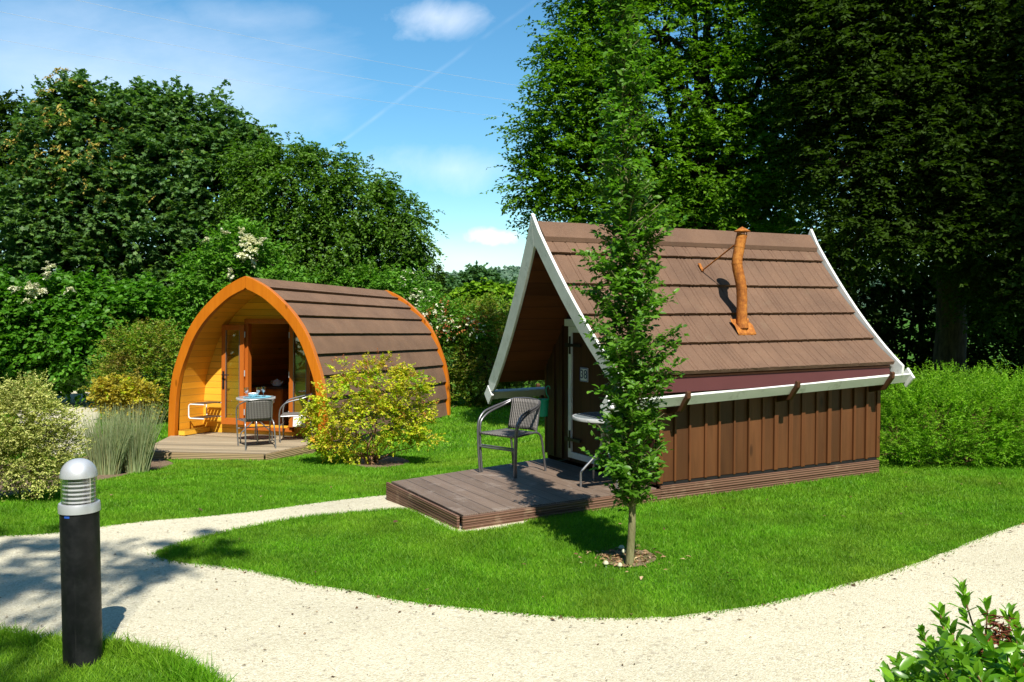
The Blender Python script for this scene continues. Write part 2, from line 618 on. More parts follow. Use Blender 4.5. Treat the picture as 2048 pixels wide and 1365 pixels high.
def mat_post():
    t = NT('black scuffed post')
    co = t.obj()
    c = t.mix(t.rng(t.noise(co, 9, 6, .7), .45, .75), (.006, .0068, .008), (.020, .021, .022))
    v = t.n('ShaderNodeTexVoronoi', Vector=co, Scale=9.0)
    c = t.mix(t.math('LESS_THAN', v.outputs[0], .035), c, (.5, .5, .48))
    st = t.noise(t.mapping(co, (40, 40, 3)), 1, 4)
    c = t.mix(t.rng(st, .62, .75, 0, .35), c, (.06, .06, .058))
    t.bsdf(c, t.rng(t.noise(co, 14, 4), .3, .7, .38, .62), .28)
    return t.m


m_post = mat_post()
m_blue = mat_plain('blue sticker', (.03, .10, .45), .3, .5)
m_green = mat_plain('turquoise green plastic', (.02, .58, .30), .35, .5, var=.03)
m_porcelain = mat_plain('white porcelain', (.80, .83, .85), .15, .6, var=.02)
m_cloth = mat_plain('light blue tray', (.20, .52, .66), .4, .4, var=.04)
m_dark_plastic = mat_plain('dark brown slats', (.07, .045, .032), .5, .4)
m_soil = mat_ground('bare soil', [(.3, (.09, .06, .04)), (.55, (.20, .14, .09)), (.75, (.34, .26, .17))], 30)
m_gravel = mat_gravel('sandy gravel')
m_lawn = mat_ground('turf', [(.3, (.035, .10, .006)), (.6, (.06, .15, .008)), (.8, (.11, .17, .02))], 40)
m_hill = mat_ground('wooded hill', [(.3, (.03, .07, .02)), (.7, (.07, .13, .03))], .2)
m_litter = mat_leaf('dry leaf litter', [(.10, .055, .03), (.20, .11, .05), (.05, .03, .02), (.30, .19, .10)], .1)
m_mulch = mat_leaf('wood chips', [(.30, .18, .09), (.42, .27, .15), (.18, .10, .05), (.50, .36, .22)], .05)
m_stone = mat_leaf('gravel stones', [(.52, .47, .35), (.66, .62, .50), (.40, .35, .26), (.58, .54, .42)], 0.0)
m_bark = mat_bark('grey brown bark', (.035, .027, .02), (.10, .08, .058))
m_bark_young = mat_bark('olive young bark', (.13, .125, .055), (.25, .24, .12), 30)
m_stem = mat_bark('brown stems', (.14, .075, .038), (.28, .17, .09), 40)
m_redroof = mat_tile('dull red roof tiles', (.22, .09, .07), (.33, .16, .12))
m_wire = mat_plain('pale wire', (.55, .52, .52), .5, .4)

GR = (1.35, 1.5, .5)
m_grass = mat_leaf('lawn grass', [(.088, .255, .006), (.13, .335, .010), (.17, .385, .016), (.105, .29, .008), (.21, .39, .03)], .40, GR, .55, .25, ((.25, .36, .03), .5), .55)
m_lf_maple = mat_leaf('maple leaves', [(.075, .155, .045), (.10, .205, .055), (.085, .18, .05), (.14, .25, .055)], .35, GR, .5, .25)
m_lf_seed = mat_leaf('maple seed bunches', [(.42, .32, .06), (.48, .34, .08), (.34, .30, .06)], .35, (1.2, 1.1, .7))
m_lf_linden = mat_leaf('linden leaves', [(.06, .145, .010), (.085, .19, .014), (.125, .24, .02), (.07, .165, .012)], .35, GR, .5, .35)
m_lf_horn = mat_leaf('hornbeam leaves', [(.07, .17, .008), (.11, .24, .012), (.16, .31, .018), (.085, .20, .010)], .38, GR, .55, .2)
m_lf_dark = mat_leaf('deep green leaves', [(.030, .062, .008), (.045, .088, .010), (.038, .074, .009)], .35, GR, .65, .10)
m_lf_hazel = mat_leaf('hazel leaves', [(.055, .18, .010), (.08, .235, .014), (.12, .29, .022), (.065, .20, .012)], .38, GR, .5, .35)
m_lf_elder = mat_leaf('elder leaves', [(.07, .20, .015), (.11, .27, .025), (.15, .33, .035)], .38, GR)
m_flower_w = mat_leaf('cream blossom', [(.80, .80, .58), (.86, .86, .70), (.74, .74, .50)], .3, (1, 1, .85))
m_lf_red = mat_leaf('red tipped hedge leaves', [(.12, .25, .014), (.18, .33, .022), (.25, .34, .03), (.30, .23, .045), (.15, .29, .02)], .38, GR, .5, .35, ((.26, .13, .045), .6), 1.6)
m_lf_young = mat_leaf('young hornbeam leaves', [(.065, .175, .010), (.095, .235, .015), (.15, .31, .03), (.075, .20, .012)], .4, GR, .42, .45)
m_lf_spirea = mat_leaf('feathery hedge leaves', [(.13, .31, .012), (.19, .40, .02), (.26, .47, .03), (.15, .345, .016)], .4, GR)
m_lf_var = mat_leaf('variegated leaves', [(.20, .28, .05), (.52, .54, .15), (.66, .65, .25), (.33, .41, .08), (.58, .59, .19)], .3, (1.1, 1.1, .6))
m_lf_yel = mat_leaf('yellow green leaves', [(.34, .52, .010), (.52, .63, .018), (.66, .66, .035), (.28, .47, .012), (.70, .66, .10), (.58, .46, .04)], .4, (1.2, 1.15, .5), patch=((.62, .34, .05), .4), pscale=4.0)
m_lf_lime = mat_leaf('lime young leaves', [(.24, .42, .02), (.30, .48, .03)], .45, (1.2, 1.2, .4))
m_lf_coral = mat_leaf('coral shoot tips', [(.46, .12, .05), (.52, .20, .07), (.40, .16, .05)], .35, (1.2, .9, .7))
m_lf_gold = mat_leaf('golden leaves', [(.42, .34, .03), (.50, .42, .06), (.30, .30, .04)], .4, (1.2, 1.1, .5))
m_lf_laurel = mat_leaf('glossy laurel leaves', [(.08, .22, .010), (.13, .31, .015), (.20, .41, .022), (.10, .255, .012)], .40, (1.4, 1.5, .4), .3, .55)
m_lf_reed = mat_leaf('blue green reed blades', [(.24, .32, .14), (.32, .40, .20), (.42, .48, .28), (.38, .38, .17)], .3, (1.1, 1.15, .8))
m_lf_sedge = mat_leaf('dark thin blades', [(.06, .10, .05), (.09, .14, .07)], .3)
m_lf_vine = mat_leaf('vine leaves', [(.16, .31, .015), (.24, .40, .02), (.11, .24, .012)], .35, GR)
m_lf_far_haze = mat_leaf('haze tinted far leaves', [(.055, .13, .045), (.075, .165, .05), (.095, .19, .06)], .25, GR)  # distance haze put into the leaf colour, lighter than nearer trees
m_lf_hill_haze = mat_leaf('haze tinted hill leaves', [(.10, .17, .10), (.12, .195, .12), (.085, .15, .09)], .2, (1.1, 1.2, .8))  # aerial haze put into the pale blue green leaf colour

# ------------------------------------------------------------------ world, sun, camera
SUN_EL, SUN_AZ = rad(52), rad(14)
sunv = Vector((math.sin(SUN_AZ) * math.cos(SUN_EL), -math.cos(SUN_AZ) * math.cos(SUN_EL), math.sin(SUN_EL)))
w = bpy.data.worlds.new('World')
SC.world = w
w.use_nodes = True
wt = NT.__new__(NT)
wt.t = w.node_tree
wt.t.nodes.clear()
wo = wt.n('ShaderNodeOutputWorld')
sky = wt.n('ShaderNodeTexSky', {'sky_type': 'NISHITA', 'sun_disc': False, 'sun_elevation': SUN_EL, 'sun_rotation': math.pi - SUN_AZ,
                               'altitude': 0, 'air_density': 1.0, 'dust_density': .3, 'ozone_density': 2.0})
vdir = wt.n('ShaderNodeTexCoord').outputs['Generated']
sepd = wt.n('ShaderNodeSeparateXYZ', Vector=vdir)


def cloud_mask(px, py, wx, wz, seed, scale, lo, hi, amp, str_x=1.0):
    d = Vector(ray(px, py)).normalized()
    dv = wt.n('ShaderNodeVectorMath', {'operation': 'SUBTRACT'}, i0=vdir, i1=tuple(d)).outputs[0]
    sv = wt.n('ShaderNodeVectorMath', {'operation': 'MULTIPLY'}, i0=dv, i1=(1 / wx, 1 / wx, 1 / wz)).outputs[0]
    ln = wt.n('ShaderNodeVectorMath', {'operation': 'LENGTH'}, i0=sv).outputs['Value']
    nv = wt.n('ShaderNodeVectorMath', {'operation': 'ADD'}, i0=wt.mapping(vdir, (1 / str_x, 1 / str_x, 1)), i1=(seed, seed * .7, seed * 1.3)).outputs[0]
    nz = wt.noise(nv, scale, 8, .62, .4)
    m = wt.math('SUBTRACT', wt.math('ADD', nz, .5), wt.math('MULTIPLY', ln, .55))
    return wt.rng(m, lo, hi, 0, amp)


sat = wt.n('ShaderNodeHueSaturation', Hue=.492, Saturation=1.22, Value=1.0, Color=sky.outputs[0]).outputs[0]
masks = [cloud_mask(870, 35, .065, .024, 3.1, 14, .55, 1.1, .5),
         cloud_mask(980, 473, .034, .013, 5.2, 22, .5, .8, .8),
         cloud_mask(900, 340, .11, .04, 8.3, 9, .6, 1.1, .35, 1.5),
         cloud_mask(180, 150, .30, .10, 1.7, 7, .52, 1.15, .42, 2.6),
         cloud_mask(950, 520, .25, .035, 9.3, 6, .5, 1.2, .35, 2.5),
         cloud_mask(480, 40, .13, .03, 4.4, 10, .6, 1.2, .3, 2.0)]
mtot = masks[0]
for mm in masks[1:]: mtot = wt.math('MAXIMUM', mtot, mm)
# condensation trail: a thin band on a great circle
a_, b_ = Vector(ray(690, 280)).normalized(), Vector(ray(1010, 45)).normalized()
nrm = a_.cross(b_).normalized()
dt = wt.n('ShaderNodeVectorMath', {'operation': 'DOT_PRODUCT'}, i0=vdir, i1=tuple(nrm)).outputs['Value']
tr_ = wt.rng(wt.math('ABSOLUTE', dt), .0, .0030, .13, 0)
tr_ = wt.math('MULTIPLY', tr_, wt.rng(wt.noise(vdir, 14, 3), .35, .6))
mtot = wt.math('MAXIMUM', mtot, tr_)
sat = wt.mix(1.0, sat, (.80, 1.02, 1.06), 'MULTIPLY')
cl = wt.mix(mtot, sat, (9.2, 9.4, 9.8))
bg = wt.n('ShaderNodeBackground', Color=cl, Strength=.10)
wt.t.links.new(bg.outputs[0], wo.inputs[0])

sl = bpy.data.lights.new('sun', 'SUN')
sl.energy = 5.0
sl.angle = rad(.53)
sl.color = (1.0, .945, .85)
so = bpy.data.objects.new('sun', sl)
COL.objects.link(so)
so.rotation_euler = sunv.to_track_quat('Z', 'Y').to_euler()
so.location = (3, -6, 12)

cam = bpy.data.cameras.new('camera')
cam.sensor_width = 36
cam.lens = F / 2048 * 36
cam.clip_start = .05
cam.clip_end = 3000
co_ = bpy.data.objects.new('camera', cam)
COL.objects.link(co_)
co_.location = (0, 0, EYE)
co_.rotation_euler = (math.pi / 2 - TILT, 0, 0)
SC.camera = co_
SC.view_settings.view_transform = 'Standard'
SC.view_settings.look = 'None'
SC.view_settings.gamma = 1
SC.view_settings.exposure = 0.6
SC.render.engine = 'CYCLES'
SC.cycles.max_bounces = 6
SC.cycles.diffuse_bounces = 3
SC.cycles.transmission_bounces = 4
SC.cycles.transparent_max_bounces = 8
SC.cycles.caustics_reflective = False
SC.cycles.caustics_refractive = False

# ------------------------------------------------------------------ frames of the two cabins
HC = Vector((1.265, 8.02, 0.0))
HT = rad(28.6)
HM = Matrix.Translation(HC) @ Matrix.Rotation(HT, 4, 'Z')
HW, HL = 1.86, 2.88
PO = Vector((-4.27, 14.3, -.43))
PT = rad(-18.5)
PPITCH = rad(-1.7)
PM = Matrix.Translation(PO) @ Matrix.Rotation(PT, 4, 'Z') @ Matrix.Rotation(PPITCH, 4, 'X')

# ------------------------------------------------------------------ ground
xs = np.concatenate(([-900, -300, -120, -60, -30], np.arange(-16, 16.01, .35), [30, 60, 120, 300, 900]))
ys = np.concatenate(([-60, -20], np.arange(-8, 32.01, .35), [45, 70, 120, 200, 400, 900]))
gx, gy = np.meshgrid(xs, ys)
gzv = gz(gx, gy)
mb = MB()
mb.grid([[(gx[i, j], gy[i, j], gzv[i, j]) for j in range(len(xs))] for i in range(len(ys))])
tag(mb.build('lawn', m_lawn, smooth=60), kind='structure')


def catmull(pts, k=6, jit=0.0):
    out = []
    n = len(pts)
    for i in range(n - 1):
        p0, p1, p2, p3 = pts[max(i - 1, 0)], pts[i], pts[i + 1], pts[min(i + 2, n - 1)]
        for j in range(k):
            t = j / k
            out.append(.5 * ((2 * p1) + (p2 - p0) * t + (2 * p0 - 5 * p1 + 4 * p2 - p3) * t * t + (3 * p1 - p0 - 3 * p2 + p3) * t ** 3))
    out.append(pts[-1])
    out = np.array(out)
    if jit: out = out + rng.normal(size=out.shape) * jit
    return out


def gpx(lst):
    return [np.array(gpt(*p)[:2]) for p in lst]


south = [(2900, 880), (2400, 962), (2200, 1008), (2048, 1048), (1950, 1082), (1850, 1122), (1750, 1155), (1650, 1180), (1550, 1205), (1450, 1222), (1330, 1236), (1200, 1238), (1100, 1233),
         (1000, 1225), (900, 1214), (800, 1203), (700, 1182), (620, 1170), (560, 1155), (500, 1142), (420, 1132), (350, 1124), (318, 1112)]
north = [(318, 1110), (345, 1097), (400, 1078), (500, 1055), (600, 1038), (700, 1027), (790, 1020), (830, 1026), (870, 1047), (920, 1068), (960, 1065), (1010, 1058), (1040, 1052)]
left = [(778, 991), (700, 999), (600, 1012), (500, 1025), (400, 1035), (300, 1043), (200, 1055), (100, 1068), (0, 1074), (-150, 1085), (-400, 1100)]
bl = [(-500, 1225), (-200, 1240), (0, 1262), (100, 1281), (200, 1290), (260, 1297), (330, 1315), (380, 1340), (430, 1368), (465, 1420), (480, 1500)]
deck_in = [np.array([.25, 7.62]), np.array([-.7, 8.1])]
path_poly = np.concatenate([catmull(gpx(south), 5, .006), catmull(gpx(north), 5, .006), np.array(deck_in), catmull(gpx(left), 5, .006),
                            catmull(gpx(bl), 4, .008), np.array([[-.9, 1.0], [7.5, 1.0]])])
back_poly = catmull(gpx([(-300, 786), (-100, 784), (60, 782), (150, 783), (192, 790), (203, 815), (192, 850), (180, 890), (160, 912), (120, 916), (80, 906), (60, 880), (40, 850), (0, 825), (-300, 822)]), 4)
bed_poly = catmull(gpx([(-150, 975), (-60, 998), (60, 988), (140, 972), (200, 962), (262, 950), (330, 936), (345, 927), (300, 915), (250, 906), (190, 910), (140, 921), (60, 925), (-60, 940), (-150, 975)]), 4)
bush_bed = catmull(gpx([(690, 925), (740, 938), (790, 935), (820, 925), (790, 915), (730, 914), (690, 925)]), 4)
mulch_bed = catmull(gpx([(1195, 1112), (1212, 1128), (1245, 1137), (1285, 1134), (1312, 1122), (1300, 1108), (1260, 1101), (1220, 1104), (1195, 1112)]), 4)
laurel_bed = np.array([[.9, 2.9], [1.4, 3.25], [2.4, 3.3], [3.2, 3.0], [3.2, 1.2], [.9, 1.2]])


def sheet(name, poly, mat, dz, step):
    x0, y0 = poly.min(0)
    x1, y1 = poly.max(0)
    X, Y = np.meshgrid(np.arange(x0, x1, step), np.arange(y0, y1, step))
    pts = np.stack([X.ravel(), Y.ravel()], 1) + rng.uniform(-.05, .05, (X.size, 2)) * step
    pts = pts[inside(poly, pts)]
    allp = [Vector(p) for p in poly] + [Vector(p) for p in pts]
    n = len(poly)
    r = geometry.delaunay_2d_cdt(allp, [], [list(range(n))], 1, 1e-5)
    vs = [(p.x, p.y, float(gz(p.x, p.y)) + dz) for p in r[0]]
    mb = MB()
    mb.add(vs, [tuple(f) for f in r[2]])
    return tag(mb.build(name, mat, smooth=60), kind='structure')


def inside(poly, pts):
    x, y = pts[:, 0], pts[:, 1]
    res = np.zeros(len(pts), bool)
    px, py = poly[:, 0], poly[:, 1]
    j = len(poly) - 1
    for i in range(len(poly)):
        c = (py[i] > y) != (py[j] > y)
        if c.any():
            xi = (px[j] - px[i]) * (y - py[i]) / (py[j] - py[i] + 1e-12) + px[i]
            res ^= c & (x < xi)
        j = i
    return res


sheet('gravel_path', path_poly, m_gravel, .006, .3)
sheet('gravel_path', back_poly, m_gravel, .006, .5)
sheet('planting_bed', bed_poly, m_soil, .010, .3)
sheet('planting_bed', bush_bed, m_soil, .010, .2)
sheet('planting_bed', mulch_bed, m_soil, .010, .1)
sheet('planting_bed', laurel_bed, m_soil, .012, .3)

# brown deck corners (world) and grey deck corners
BD = [Vector((-.382, 6.95)), Vector((1.30, 7.99)), Vector((.38, 9.58)), Vector((-1.12, 8.29))]
GD = [Vector((-5.33, 13.16)), Vector((-3.58, 12.96)), Vector((-3.10, 13.93)), Vector((-5.62, 14.77)), Vector((-5.55, 13.9))]
hut_fp = np.array([(HM @ Vector(p))[:2] for p in ((0, -.02, 0), (HL, -.02, 0), (HL, HW, 0), (0, HW, 0))])
pod_fp = np.array([(PM @ Vector(p))[:2] for p in ((-1.45, 0, 0), (1.45, 0, 0), (1.45, 5.0, 0), (-1.45, 5.0, 0))])
excl = [path_poly, back_poly, bed_poly, bush_bed, laurel_bed, hut_fp, pod_fp, np.array([p[:] for p in BD]), np.array([p[:] for p in GD])]


def lawn_pts(y0, y1, dens):
    hw = lambda y: (CX + 130) / F * y + .5
    area_w = 2 * hw(y1)
    n = int(dens * (y1 - y0) * area_w)
    p = np.stack([rng.uniform(-hw(y1), hw(y1), n), rng.uniform(y0, y1, n)], 1)
    p = p[np.abs(p[:, 0]) < hw(p[:, 1])]
    for e in excl: p = p[~inside(e, p)]
    m = inside(mulch_bed, p) & (rng.random(len(p)) < .6)
    return p[~m]


def blades(p, L, W, lean=.62, tpl=BLADE, mi=0):
    n = len(p)
    P = np.stack([p[:, 0], p[:, 1], gz(p[:, 0], p[:, 1]) - .004], 1)
    pat = .5 + .5 * np.sin(p[:, 0] * 2.1 + 1.3 * np.sin(p[:, 1] * 1.7)) * np.cos(p[:, 1] * 2.6 + p[:, 0])
    D = np.stack([rng.normal(size=n) * lean, rng.normal(size=n) * lean, np.ones(n)], 1)
    a = rng.uniform(0, 2 * np.pi, n)
    Nn = np.stack([np.cos(a), np.sin(a), np.zeros(n)], 1)
    LL = L * rng.uniform(.55, 1.3, n) * (.8 + .4 * pat)
    return (tpl, P, D, Nn, LL, np.full(n, W) * rng.uniform(.7, 1.3, n), mi)


parts = [blades(lawn_pts(2.6, 5.5, 15000), .036, .0034), blades(lawn_pts(5.5, 7.5, 12000), .036, .0040), blades(lawn_pts(7.5, 10, 7500), .037, .0052),
         blades(lawn_pts(10, 14, 3600), .042, .0085), blades(lawn_pts(14, 22, 900), .06, .016)]
# longer fringe along the path edge
edge = np.concatenate([catmull(gpx(south), 40), catmull(gpx(north), 40), catmull(gpx(left), 40), catmull(gpx(bl), 60)])
ed = np.repeat(edge, 9, axis=0) + rng.normal(size=(len(edge) * 9, 2)) * .022
ed = ed[ed[:, 1] < 12]
for e in excl[4:]: ed = ed[~inside(e, ed)]
parts.append(blades(ed, .040, .0042, .8))
e2 = np.repeat(catmull(gpx(bl), 60), 5, axis=0)
parts.append(blades(e2 + rng.normal(size=e2.shape) * .035 - np.array([.03, .05]), .085, .0036, .6))
tag(leaves_obj('lawn_grass', parts, [m_grass], None), 'short green lawn grass with longer blades along the gravel edges', 'grass', kind='stuff')

# litter and pebbles on the gravel
def flat_bits(p, L, W, tpl=LEAF4, dz=.012, tilt=.35):
    n = len(p)
    P = np.stack([p[:, 0], p[:, 1], gz(p[:, 0], p[:, 1]) + dz], 1)
    a = rng.uniform(0, 2 * np.pi, n)
    D = np.stack([np.cos(a), np.sin(a), rng.normal(size=n) * .12], 1)
    Nn = np.stack([rng.normal(size=n) * tilt, rng.normal(size=n) * tilt, np.ones(n)], 1)
    LL = L * rng.uniform(.4, 1.5, n) ** 1.6
    return (tpl, P, D, Nn, LL, LL * W * rng.uniform(.5, 1.4, n), 0)


pp = np.stack([rng.uniform(-4, 4.5, 1500), rng.uniform(2.8, 8.6, 1500)], 1)
pp = pp[inside(path_poly, pp)]
ee = catmull(gpx(south), 10)
ee = ee + rng.normal(size=ee.shape) * .06 - np.array([0, .05])
ee = ee[ee[:, 1] < 9]
lw = lawn_pts(3, 9.5, 3.2)
tag(leaves_obj('leaf_litter', [flat_bits(pp, .014, .45), flat_bits(ee, .022, .45), flat_bits(lw, .028, .5, LEAF6, .032, .5)], [m_litter], None), 'scattered brown leaf scraps and twigs on the gravel', 'litter', kind='stuff')
STONE = (np.array([(-.5, 0, 0), (.5, 0, 0), (0, .5, 0), (0, -.5, 0), (0, 0, .4), (0, 0, -.3)]), [(4, 0, 3), (4, 3, 1), (4, 1, 2), (4, 2, 0)])
qq = np.stack([rng.uniform(-3, 4, 36000), 2.6 + 4.5 * rng.random(36000) ** 1.4], 1)
qq = qq[inside(path_poly, qq)]
tag(leaves_obj('gravel_stones', [flat_bits(qq, .0065, .9, STONE, .007, .3)], [m_stone], None), 'loose sandy gravel stones lying on the path', 'gravel', kind='stuff')
mm_ = gpt(1250, 1118)
cp = np.array(mm_[:2])[None] + rng.normal(size=(380, 2)) * np.array([.17, .13])
cp = cp[inside(mulch_bed, cp) | (rng.random(len(cp)) < .35)]
tag(leaves_obj('mulch', [flat_bits(cp, .035, .3, LEAF4, .02, .5)], [m_mulch], None), 'brown bark chips around the foot of the young tree', 'mulch', kind='stuff')
for k, (px, py, r_) in enumerate([(1243, 1103, .022), (1247, 1111, .017), (1212, 1135, .018), (1240, 1139, .016)]):
    p = gpt(px, py)
    t = thing('toadstool', ['pale toadstool close against the young tree, upper of the pair', 'pale toadstool close against the young tree, lower of the pair',
                            'pale toadstool in the grass left of the bark chips', 'pale toadstool at the front rim of the bark chips'][k], 'mushroom', p, group='toadstools round the young tree')
    MB().tube([(0, 0, -.01), (0, 0, .03)], .005, 6).build('stem', m_white, t)
    MB().lathe([(r_, .024), (r_ * .95, .031), (r_ * .6, .041), (0, .045)], 12).build('cap', m_flower_w, t, smooth=60)

exec_order = 1
# ------------------------------------------------------------------ helpers for roofs
def curve_frames(pts):
    P = np.array(pts, float)
    seg = np.linalg.norm(np.diff(P, axis=0), axis=1)
    s = np.concatenate(([0], np.cumsum(seg)))

    def fn(a):
        p = np.array([np.interp(a, s, P[:, 0]), np.interp(a, s, P[:, 1])])
        e = s[-1] * .01
        q0 = np.array([np.interp(a - e, s, P[:, i]) for i in (0, 1)])
        q1 = np.array([np.interp(a + e, s, P[:, i]) for i in (0, 1)])
        d = q1 - q0
        d /= np.linalg.norm(d)
        return p, d
    return fn, s[-1]


def tile_roof(mb, fn, breaks, s0, s1, side, put, thick=.03, grooves=True, base=.004, seed=0):
    """fn(arc)->(pt,tangent) from ridge to eave; put(s, v, z) -> 3-D; side=+1/-1 chooses the outward normal"""
    g = np.random.default_rng(seed)
    for a0, a1 in zip(breaks[:-1], breaks[1:]):
        if grooves:
            cols = [(s0, 0)]
            s = s0 + g.uniform(.02, .1)
            while s < s1 - .04:
                cols += [(s - .010, 0), (s - .004, 1), (s + .004, 1), (s + .010, 0)]
                s += g.choice([.045, .10, .115, .13, .14])
            cols.append((s1, 0))
        else:
            cols = [(x, 0) for x in np.linspace(s0, s1, 90)]
        rows = []
        m = 5
        jit = g.normal(size=len(cols)) * .0016
        for k in range(m + 1):
            t = k / m
            p, d = fn(a0 + (a1 + .012 - a0) * t)
            n = np.array([-d[1], d[0]]) * side
            off = base + thick * t
            rows.append([put(s, *(p + n * (off - .007 * gr) + d * (jit[i] if k == m else 0))) for i, (s, gr) in enumerate(cols)])
        p, d = fn(a1)
        n = np.array([-d[1], d[0]]) * side
        rows.append([put(s, *(p + n * (base - .004) + d * (.006))) for s, gr in cols])
        mb.grid(rows)


# ------------------------------------------------------------------ A-frame hut
hut = thing('garden_cabin', 'small dark brown steep roofed sleeping cabin with white verge boards and rusty stovepipe', 'cabin', HC, (0, 0, HT))
RZ, HALF = 2.475, 1.14


def prow(s, z):
    return s * (1 - .20 * min(max((RZ - z) / 1.3, -.1), 1.2)) if s < 0 else s



def hprof(tmax=1.0, n=24, left=False):
    """right half (towards the camera): (v, z) from ridge to eave"""
    out = []
    for i in range(n + 1):
        t = tmax * i / n
        a, b = (1.57, .24) if left else (1.49, .32)
        out.append((HW / 2 - HALF * t, RZ - HALF * (a * t - b * t * t)))
    return out


S0, S1 = -.67, 2.90
for sd in (1, -1):
    put = (lambda s, v, z: (prow(s, z), v, z)) if sd == 1 else (lambda s, v, z: (prow(s, z), HW - v, z))
    fn, tot = curve_frames(hprof(1.0, 24, sd != 1))
    br = [tot - .365 * k for k in range(4, -1, -1)]
    br = [.06] + br if br[0] > .1 else br
    mb = MB()
    tile_roof(mb, fn, br, S0, S1, -1, put, .034, True, seed=3 + sd)
    mb.build('roof_slope', m_tile_hut, hut, fix=False)
    # boards under the tiles
    rows, uvr, rows2 = [], [], []
    for k in range(19):
        a = tot * k / 18
        p, d = fn(a)
        n = np.array([d[1], -d[0]])
        q, q2 = p - n * .05, p - n * .022
        rows.append([put(s, *q) for s in (S0 + .01, HL)])
        rows2.append([put(s, *q2) for s in (S0 + .01, HL)])
        uvr.append([(s, a) for s in (S0 + .01, HL)])
    mb = MB()
    mb.grid(rows, uvr)
    mb.grid(rows2, uvr)
    mb.grid([rows[-1], rows2[-1]], [uvr[-1], uvr[-1]])
    mb.grid([[r[0] for r in rows], [r[0] for r in rows2]], [[u[0] for u in uvr]] * 2)
    mb.build('roof_boards', m_hut_lining, hut, fix=False)
    # verge boards: bent planks with a spike at the top
    for s_a, s_b in ((S0 - .045, S0 - .012), (S1 + .012, S1 + .045)):
        tm = 1.06 if sd == 1 else 1.05
        f2, tt = curve_frames(hprof(tm, 24, sd != 1))
        outer, inner = [], []
        for k in range(22):
            a = tt * k / 21
            p, d = f2(a)
            n = np.array([d[1], -d[0]])
            if a < .05: continue
            outer.append(tuple(p + n * .058))
            inner.append(tuple(p - n * .085))
        mid = HW / 2
        outer = [(mid - .001, RZ + .135)] + [q for q in outer if q[0] < mid - .002]
        inner = [(mid - .001, RZ - .175)] + [q for q in inner if q[0] < mid - .002 and q[1] < RZ - .18]
        # clipped foot
        ft_ = (outer[-1][0] + .012, outer[-1][1] - (.10 if sd == 1 else .13))
        poly = outer + [ft_] + inner[::-1]
        mb = MB()
        mb.prism(poly, lambda p: put(s_a, *p), lambda p: put(s_b, *p))
        mb.build('verge_board', m_white_wood, hut, bevel=.004)
# ridge cap
cap = []
for v, z in ((HW / 2 - .118, RZ - .135), (HW / 2 - .128, RZ - .088), (HW / 2 - .02, RZ + .062), (HW / 2 + .02, RZ + .062), (HW / 2 + .128, RZ - .088), (HW / 2 + .118, RZ - .135)):
    cap.append((v, z))

mb = MB()
mb.prism(cap, lambda p: (prow(S0 + .004, p[1]), p[0], p[1]), lambda p: (S1 - .004, p[0], p[1]))
mb.build('ridge_cap', m_tile_hut, hut, bevel=.006)

# side walls with battens
WZ0, WZ1 = .165, 1.12
for v, sgn in ((-.05, -1), (HW, 1)):
    mb = MB()
    mb.box2((0, v - .012, WZ0), (HL, v + .012, WZ1))
    k = 0
    s = .0
    wall = mb.build('side_wall', m_hut_board, hut, bevel=.002)
    mb = MB()
    g = np.random.default_rng(4)
    xs_ = [.02] + [.178 * i + g.uniform(-.012, .012) for i in range(1, 16)] + [HL - .02]
    for x in xs_:
        wd = g.choice([.016, .022, .03, .05])
        mb.box2((x - wd / 2, v + sgn * .0125, WZ0 - .01 * g.random()), (x + wd / 2, v + sgn * g.uniform(.026, .038), WZ1))
    mb.build('cover_strips', m_hut_batten, hut, bevel=.003)
    mb = MB()
    mb.box2((.03, v - .02, .125), (HL - .03, v + .02, WZ0 - .004))
    mb.build('gap_shade_strip', m_black_iron, hut)  # black strip painted in for the shade of the gap above the plinth
    mb = MB()
    mb.box2((.02, v - .026 + sgn * .02, -.12), (HL - .02, v + .0 + sgn * .02, .055))
    mb.box2((.02, v - .026 + sgn * .02, .060), (HL - .02, v + .0 + sgn * .02, .135))
    mb.build('plinth', m_deck_brownside, hut, bevel=.003)
# gable walls
for s_a, s_b in ((0.0, .024), (HL - .024, HL)):
    prof = [(v, z - .055) for v, z in hprof(.845, 14)]
    profl = [(v, z - .055) for v, z in hprof(.80, 14, True)]
    poly = [(-.037, .14)] + [(v, z) for v, z in prof[::-1] if v > .013] + [(HW - v, z) for v, z in profl[1:] if v > .013] + [(HW - .013, .14)]
    mb = MB()
    mb.prism(poly, lambda p: (s_a, p[0], p[1]), lambda p: (s_b, p[0], p[1]))
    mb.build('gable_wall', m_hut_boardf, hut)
mb = MB()
for v in np.arange(.1, HW, .16):
    zt = min(np.interp(min(v, HW - v), [p[0] for p in hprof(1)][::-1], [p[1] for p in hprof(1)][::-1]) - .12, 2.2)
    if 1.36 > v > .36:
        mb.box2((-.016, v - .018, 1.60), (-.001, v + .018, zt))
    else:
        mb.box2((-.016, v - .018, .15), (-.001, v + .018, zt))
mb.build('cover_strips', m_hut_boardf, hut)

